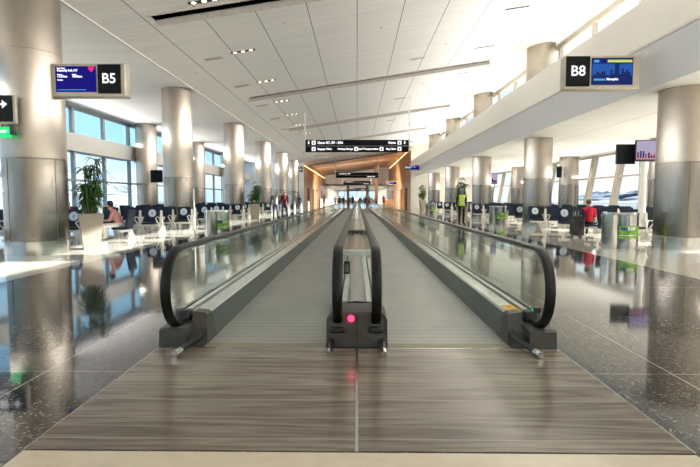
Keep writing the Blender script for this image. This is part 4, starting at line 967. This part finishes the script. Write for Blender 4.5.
cr = [(-2.75, 78, 'brown coat', (.20, .10, .06)), (-2.2, 79.5, 'maroon coat', (.16, .03, .03)), (-1.35, 84, 'grey coat', (.28, .28, .28)), (-.7, 80, 'black coat', blk), (-.15, 90, 'white shirt', (.7, .7, .7)), (.55, 86, 'charcoal coat', (.06, .06, .07)),
      (1.3, 79, 'blue denim jacket', (.08, .16, .30)), (2.0, 82, 'tan jacket', (.40, .27, .16)), (2.7, 92, 'dark green jacket', (.03, .08, .04)), (3.2, 84, 'pale grey jacket', (.50, .50, .50)), (-3.2, 96, 'navy jacket', (.02, .03, .10)), (3.7, 100, 'rust jacket', (.35, .10, .03))]
for i, (x, y, nm, c_) in enumerate(cr):
    person('small distant person in %s among the crowd past the walkways' % nm, (x, y, 0), R(180 if i % 3 else 10), 1.72+.04*(i % 4), 'walk' if i % 2 else 'stand', c_, [(.03, .03, .05), (.05, .08, .16), (.12, .10, .08)][i % 3], hair=[(.05, .03, .02), (.25, .16, .08), (.02, .02, .02)][i % 3], vox=.035, phase=1 if i % 4 < 2 else -1)

# ------------------------------------------------------------------ ceiling lights and vents
SL = math.atan(.15)
def on_ceiling(name, x, y, label, cat, group):
    o = empty(name, (x, y, cz(x)), 0, label, cat, group); o.rotation_euler = (0, -SL, 0); return o
def downlight(x, y, lit, label, group):
    t = on_ceiling('recessed_downlight', x, y, label, 'ceiling light', group)
    MB().box(-.50, .50, -.14, .14, -.006, .01).build('trim_plate', M['white'], t); MB().box(-.46, .46, -.10, .10, -.010, .0).build('baffle', M['slot_dark'], t)
    for k in (-.30, 0, .30):
        MB().lathe([(.001, -.018), (.065, -.018), (.07, -.008)], (k, 0), 20).build('lamp', M['downlight'] if lit else M['blackplastic'], t)
ly = [14.4, 19.2, 24.0, 28.9, 33.4, 38, 43, 48, 55, 60, 68]
for k, y in enumerate(ly): downlight(-4.3, y, True, 'lit triple downlight, %s of the row over the B5 side walkway' % ORD[k], None)
for k, y in enumerate(ly): downlight(5.95, y, False, 'unlit triple downlight, %s of the row toward the clerestory' % ORD[k], None)
def vent(x, y, label):
    t = on_ceiling('ceiling_vent', x, y, label, 'vent', None)
    MB().box(-.36, .36, -.17, .17, -.012, .01).build('frame', M['lip'], t)
    s = MB()
    for k in range(5): s.box(-.32, .32, -.14+k*.06, -.11+k*.06, -.018, -.010)
    s.build('louvre', M['darkframe'] if False else M['frame'], t)
for k, y in enumerate([19.5, 24.2, 29.2, 34, 39]): vent(-5.5, y, 'grey rectangular air vent, %s of the row beside the soffit edge' % ORD[k])
for k, y in enumerate([24.2, 33.6, 43]): vent(2.85, y, 'grey rectangular air vent, %s of the row near the middle of the slanted ceiling' % ORD[k])
sp = [(-2.4, 17), (-2.4, 25), (-2.4, 33), (3.9, 22.5), (3.9, 30), (.9, 19), (.9, 29), (-6.6, 21)]
for k, (x, y) in enumerate(sp):
    t = on_ceiling('sprinkler_head', x, y, 'tiny white round sprinkler head in the slanted white ceiling', 'sprinkler', 'sprinkler heads in the slanted ceiling'); MB().lathe([(.001, -.03), (.03, -.028), (.06, -.01), (.06, .005)], n=16).build('cover', M['lip'], t)
# warm cove strips where the hall narrows (fixtures with real lamps)
M['warm_strip'] = glow('warm cove strip', (1, .62, .28), 5)
struct(MB().box(XE-.0, XE+.05, 71.5, 118, 6.08, 6.11).build('trim_cove', M['warm_strip'])); struct(MB().box(XB-.05, XB, 71.5, 118, cz(XB)-.33, cz(XB)-.29).build('trim_cove', M['warm_strip']))

FILL1, FILL2, FILL3 = 2900, 1600, 850
def area(name, loc, rot, sx, sy, power, colr=(1, 1, 1), spread=PI):
    l = bpy.data.lights.new(name, 'AREA'); l.shape = 'RECTANGLE'; l.size = sx; l.size_y = sy; l.energy = power; l.color = colr; l.spread = spread
    o = bpy.data.objects.new(name, l); col.objects.link(o); o.location = loc; o.rotation_euler = rot; return o
# fill lights without fixtures, added to brighten the ceilings, far hall and corridor
# ceiling fill, added out of sight: on the low roof behind the fascia, on the spandrel ledge, on the window transom
area('cove_fill', (8.5, 20, 6.90), Vector((-1, 0, .06)).to_track_quat('-Z', 'Y').to_euler(), 100, .36, FILL1, (1, .98, .95), R(120))
area('ledge_fill', (XL+.25, 20, 5.02), Vector((1, 0, .35)).to_track_quat('-Z', 'Y').to_euler(), 100, .10, FILL2, (1, .97, .93), R(120))
area('transom_fill', (16.35, 20, 2.95), Vector((-1, 0, .5)).to_track_quat('-Z', 'Y').to_euler(), 100, .12, FILL3, (1, .95, .88), R(120))
area('hall_fill', (0, 90, 7.0), Vector((0, .6, -1)).to_track_quat('-Z', 'Y').to_euler(), 10, 10, 5200, (1, .84, .68)); area('corridor_fill', (0, 160, 4.5), (0, 0, 0), 8, 60, 6500, (1, .95, .88))  # added fill for the far header, hall and corridor

# ------------------------------------------------------------------ sun, sky, camera
sun = bpy.data.lights.new('sun', 'SUN'); sun.energy = 19.0; sun.angle = R(.6); sun.color = (1, .95, .87)
so = bpy.data.objects.new('sun', sun); col.objects.link(so)
d = Vector((-1, -.16, -.475)); so.rotation_euler = d.to_track_quat('-Z', 'Y').to_euler()
w = bpy.data.worlds.new('sky'); scene.world = w; w.use_nodes = True; nt = w.node_tree; bg = nt.nodes['Background']
tc = N(nt, 'ShaderNodeTexCoord'); sp_ = N(nt, 'ShaderNodeSeparateXYZ'); L(nt, tc.outputs['Generated'], sp_.inputs[0])
crp = N(nt, 'ShaderNodeValToRGB'); e = crp.color_ramp.elements; e[0].position = 0; e[0].color = lin((.55, .74, .90)); e[1].position = .6; e[1].color = lin((.16, .42, .85))
a_ = e.new(.12); a_.color = lin((.36, .66, .88)); L(nt, sp_.outputs[2], crp.inputs[0])
no = N(nt, 'ShaderNodeTexNoise'); no.inputs['Scale'].default_value = 3; no.inputs['Detail'].default_value = 6; mp = N(nt, 'ShaderNodeMapping'); mp.inputs['Scale'].default_value = (1, 1, 4)
L(nt, tc.outputs['Generated'], mp.inputs[0]); L(nt, mp.outputs[0], no.inputs['Vector'])
c2 = N(nt, 'ShaderNodeValToRGB'); c2.color_ramp.elements[0].position = .52; c2.color_ramp.elements[1].position = .85; L(nt, no.outputs[0], c2.inputs[0])
mx = N(nt, 'ShaderNodeMix', data_type='RGBA'); L(nt, c2.outputs[0], mx.inputs[0]); L(nt, crp.outputs[0], mx.inputs[6]); mx.inputs[7].default_value = lin((.95, .95, .95))
mrx = N(nt, 'ShaderNodeMapRange'); mrx.inputs['From Min'].default_value = .1; mrx.inputs['From Max'].default_value = .7; L(nt, sp_.outputs[0], mrx.inputs[0])
mxx = N(nt, 'ShaderNodeMix', data_type='RGBA'); L(nt, mrx.outputs[0], mxx.inputs[0]); L(nt, mx.outputs[2], mxx.inputs[6]); mxx.inputs[7].default_value = lin((1.25, 1.15, 1.05))
L(nt, mxx.outputs[2], bg.inputs['Color']); bg.inputs['Strength'].default_value = 1.1

cam = bpy.data.cameras.new('camera'); co = bpy.data.objects.new('camera', cam); col.objects.link(co); scene.camera = co
co.location = (0, 0, H); cam.sensor_width = 36; cam.lens = 36*500/700; cam.clip_end = 3000; cam.clip_start = .05
co.rotation_euler = (PI/2 - math.atan(35/500), 0, math.atan(7/500))

scene.view_settings.view_transform = 'Standard'; scene.view_settings.look = 'None'; scene.view_settings.gamma = 1; scene.view_settings.exposure = .5
cy = scene.cycles
cy.use_denoising = True; cy.max_bounces = 10; cy.diffuse_bounces = 6; cy.glossy_bounces = 5; cy.transparent_max_bounces = 40; cy.transmission_bounces = 6
cy.caustics_reflective = False; cy.caustics_refractive = False; cy.sample_clamp_indirect = 6; cy.use_light_tree = True
